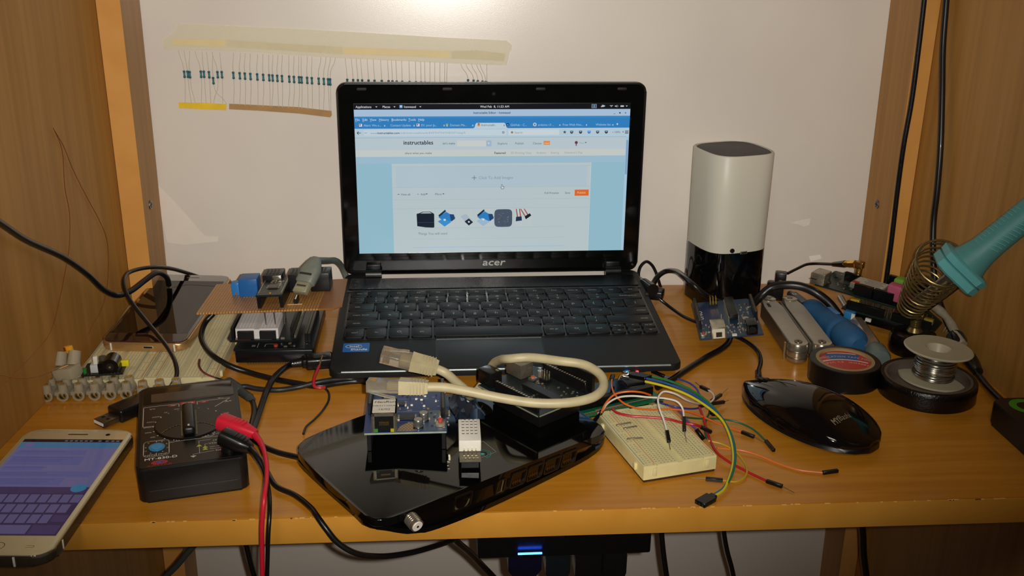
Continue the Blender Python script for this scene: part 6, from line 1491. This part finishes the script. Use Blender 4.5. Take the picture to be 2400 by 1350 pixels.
b = MB(); b.box((sx_, sy_, .0035), (.0070, .0070, .0050), gold, .0005); b.cyl((sx_, sy_, .0055), (sx_, sy_, .0160), .0030, gold, 18); b.box((sx_, sy_, .0170), (.0070, .0070, .0065), m('#a8823c', .22, .9), .0006); b.done('antenna_socket', t, label='gold antenna socket')
# lower board, slightly skewed
a2, c2 = bm_((1973, 722), (2187, 781), .020, .016); M2 = frame(gp @ a2, (gp @ c2)-(gp @ a2)); L2 = (c2-a2).length
b = MB(); b.M = M2; b.box((L2/2, .0240, 0), (L2, .0500, .0016), m('#182420', .3, var=.15, scale=500), .0002, 1)
for k in range(2): b.box((L2*(.25+.5*k), .0020, .0045), (L2*.42, .0028, .0075), m('#0a0a0a', .35), .0003, 1)
b.done('lower_board', t)
rp = random.Random(6)
b = MB(); b.M = M2
for i in range(64):
    x = .006+(L2-.012)*rp.random(); y = rp.uniform(.004, .022); b.box((x, y, .0008+.003), (.0006, .0006, rp.uniform(.004, .0085)), pin)
for i in range(12): b.cyl((.088+(i % 6)*.0022, .006+(i//6)*.004, .001), (.089+(i % 6)*.0022, .0085+(i//6)*.004, .0055), .0004, m('#c8c4b8', .3, .8, var=0), 5)
b.done('header_pins', t)
for x_, y_, c_ in ((.008, .010, '#c0a020'), (.064, .014, '#a89020'), (.074, .010, '#a08a28')):
    b = MB(); b.M = M2; b.box((x_, y_, .0060), (.0080, .0050, .0050), m(c_, .4, var=.1), .0006); b.done('jumper_cap', t)
b = MB(); b.M = M2; b.box((.0090, -.0030, -.0030), (.0090, .0070, .0075), m('#2a78a8', .4), .0008); b.box((.0130, -.0060, -.0032), (.0030, .0012, .0060), silk); b.done('blue_socket', t, label='blue socket with a white face')
b = MB(); b.M = M2; b.box((L2*.45, .015, -.0060), (.050, .022, .0090), m('#060606', .3), .001); b.box((L2*.30, .0030, -.0055), (.0050, .0020, .0030), silk); b.box((L2*.88, .010, -.0090), (.0080, .0060, .0070), m('#1c5c96', .4), .0006); b.done('underside_parts', t)
# antenna lead
g_end = BMx @ V((sx_-.004, sy_, .0170))
dirg = (GY(1904, 620, .955)-g_end).normalized()
t = thing('antenna_lead', 'thin black antenna lead with a gold screw connector, rising from the small power jack', 'cable', Matrix.Translation(g_end)); o = g_end
b = MB(); b.cyl(V((0, 0, 0)), dirg*.009, .0036, gold, 6); b.cyl(dirg*.009, dirg*.016, .0030, gold, 18); b.done('screw_connector', t, label='gold connector')
b = MB(); b.cyl(dirg*.015, dirg*.032, .0034, bkm, 14, .0022); b.tube([dirg*.030, GY(1905, 618, .957)-o, GY(1890, 620, .955)-o, GY(1868, 630, .952)-o, GY(1846, 641, .948)-o], .0014, bkm, 8); b.done('cord', t)
a = GY(1830, 652, .945)
t = thing('power_jack', 'loose black power jack adapter with a bright screw behind the multitool', 'plug', Matrix.Translation((a.x, a.y, 0)) @ Matrix.Rotation(radians(-20), 4, 'Z')); zt2 = a.z
b = MB(); b.box((0, 0, zt2), (.0105, .0100, .0130), bkm, .0010); b.box((-.004, -.002, zt2*.5-.002), (.016, .012, zt2-.003), bkm, .002); b.cyl((0, -.0050, zt2-.0010), (.0, -.0068, zt2-.0030), .0022, m('#b0a080', .25, .9), 12); b.done('jack_body', t)
# thick black cable arching over the multitool
cable('power_cable', 'very thick black cable arching over the back of the multitool', 'cable',
      P3((1765, 712, .012), (1785, 692, .022), (1810, 673, .030)) + P3((1845, 668, .034), (1880, 672, .034), (1915, 688, .030), (1945, 712, .022), (1968, 742, .012), (1985, 765, .007)), .0040, bkm, 14)

# ------------------------------------------------------------------ cables at the right side
cable('power_cable', 'black printed cable running straight down the right batten', 'cable',
      [GY(2172, -60, .915), GY(2166, 0, .915), GY(2152, 120, .915), GY(2136, 240, .915), GY(2118, 340, .915), GY(2103, 450, .917), GY(2090, 560, .918), GY(2078, 650, .918), GY(2072, 690, .918)], .0023, m('#0d0c0c', .3, var=.3, scale=500), 10)
XC = .4405
cp = [GX(2222, -60, XC), GX(2218, 0, XC), GX(2210, 110, XC), GX(2208, 220, XC), GX(2204, 350, XC), GX(2196, 450, XC), GX(2188, 520, XC), GX(2187, 600, XC), GX(2192, 665, XC), GX(2205, 715, XC-.002), GX(2225, 765, XC-.004)]
t = thing('power_cable', 'black cable down the right side panel, through a thick sleeve, to the black device', 'cable', Matrix.Translation(cp[0])); o = cp[0]
tail = [GX(2245, 800, .4340), G(2262, 830, .006), G(2285, 868, .0045), G(2318, 910, .0045), G(2348, 940, .006)]
b = MB(); b.tube([p-o for p in cp+tail], .0027, bkm, 10); b.done('cord', t)
b = MB(); P_ = [GX(2240, 792, .4345), G(2255, 812, .008), G(2275, 845, .007), G(2292, 872, .006)]; b.tube([p-o for p in P_], lambda f: .0072 if f < .55 else .0072-.0030*(f-.55)/.45, bkm, 14); b.done('sleeve', t)
cable('taped_cable', 'cable wrapped in dirty white tape, lying along the right side panel', 'cable',
      [GX(2155, 702, .4250), GX(2178, 712, .4280), GX(2205, 730, .4320), GX(2222, 748, .4350), GX(2240, 780, .4365), GX(2256, 808, .4370)], lambda f: .0036+.0004*sin(f*20), m('#9a917c', .6, var=.15, scale=200, bump=.4), 10)
# black device with a green ring at the right edge
a = G(2325, 985, .004); M = rotM((.4140, .5980), radians(1), 0)
t = thing('card_reader', 'black box with a bright green ring mark, at the right edge of the shelf', 'device', M)
b = MB(); b.prism(rrect(0, 0, .0335, .0840, .0070, 6), .0004, .0190, m('#0e0b0a', .4, var=.1), .0022, 3, both=True)
gr = m('#3f8a1c', .4, var=.05); n = 40; cgx, cgy = .0200, .0700
for i in range(n):
    a0, a1 = 2*pi*i/n, 2*pi*(i+1)/n
    if .15 < a0 < .9: continue
    b.raw([(cgx+r*cos(a_), cgy+r*sin(a_), .01905) for a_ in (a0, a1) for r in (.0065, .0118)], [(0, 1, 3, 2)], gr)
b.quad(cgx, cgy-.0040, cgx+.0070, cgy-.0005, .01906, gr); b.done('case', t)
b = MB()
for k in range(3): b.cyl((-.0002, .006+k*.010, .010), (.001, .006+k*.010, .010), .0008, silk, 8)
b.done('status_light', t)

# ------------------------------------------------------------------ below the shelf
HM_ = rotM((.0235, .600), radians(.5), -TH)
t = thing('usb_hub', 'black USB hub with a glowing blue line, fixed beneath the shelf', 'hub', HM_)
zc = -.0375
b = MB(); b.box((.0595, .018, -.0175), (.1190, .034, .0350), m('#090909', .25, var=.1), .0015); b.done('hub_case', t)
b = MB(); b.box((.0355, -.0016, -.0300), (.0165, .0012, .0012), m('#2a5cff', emit=14), .0003); b.done('light_line', t, label='glowing blue line')
for x, w_, h_, cc in ((.0330, .0230, .024, '#08081a'), (.0560, .0170, .030, '#0e1216'), (.0780, .0200, .036, '#0b0b0b'), (.0950, .0180, .034, '#0b0b0b')):
    tt = thing('usb_plug', {.0330: 'black USB plug right below the glowing blue line of the hub', .0560: 'shiny bulging plug hanging second from the left under the hub', .0780: 'wide black plug hanging third from the left under the hub', .0950: 'black plug hanging at the right end of the hub'}[x], 'plug', HM_ @ Matrix.Translation((x, .014, -.0355)), 'plugs hanging below the hub')
    b = MB(); b.loft([[(q[0]*w_/2*s, q[1]*.008*s, -z) for q in ((-1, -1), (1, -1), (1, 1), (-1, 1))] for z, s in ((0, .9), (.004, 1), (h_*.55, 1), (h_, .55))], m(cc, .25, var=.1)); b.tube([(0, 0, -h_), (.002, .002, -h_-.03), (0, .01, -h_-.10)], .0030, bkm, 10); b.done('grip', tt)
def below(lab, pts, r, mt=bkm, yy=.72): cable('power_cable', lab, 'cable', [GY(x, y, Y) for x, y, Y in pts], r, mt, 10)
below('dark grey cable slanting down left of the hub, below the shelf at the far left', [(462, 1270, .74), (440, 1295, .74), (415, 1325, .74), (385, 1355, .74), (350, 1400, .74)], .0026, m('#3a3e3a', .4))
below('thin black cable hanging below the shelf, left of the red test lead', [(574, 1262, .72), (580, 1290, .72), (590, 1330, .72), (602, 1370, .72), (620, 1430, .72)], .0021)
below('thin black cable slanting down to the right just left of the hub', [(1055, 1250, .63), (1072, 1270, .64), (1100, 1294, .66), (1130, 1325, .68), (1165, 1362, .69), (1200, 1410, .70)], .0024)
below('thin black cable hanging straight below the shelf right of the hub', [(1549, 1225, .72), (1551, 1260, .72), (1555, 1300, .72), (1562, 1350, .72), (1570, 1410, .72)], .0024)
below('thinnest black cable hanging below the shelf, far right of the hub', [(1694, 1222, .72), (1697, 1250, .72), (1704, 1290, .72), (1716, 1335, .72), (1724, 1380, .72)], .0020)
below('black cable hanging below the shelf beside the right batten', [(2018, 1215, .80), (2022, 1250, .80), (2024, 1300, .80), (2030, 1350, .80), (2036, 1410, .80)], .0032)
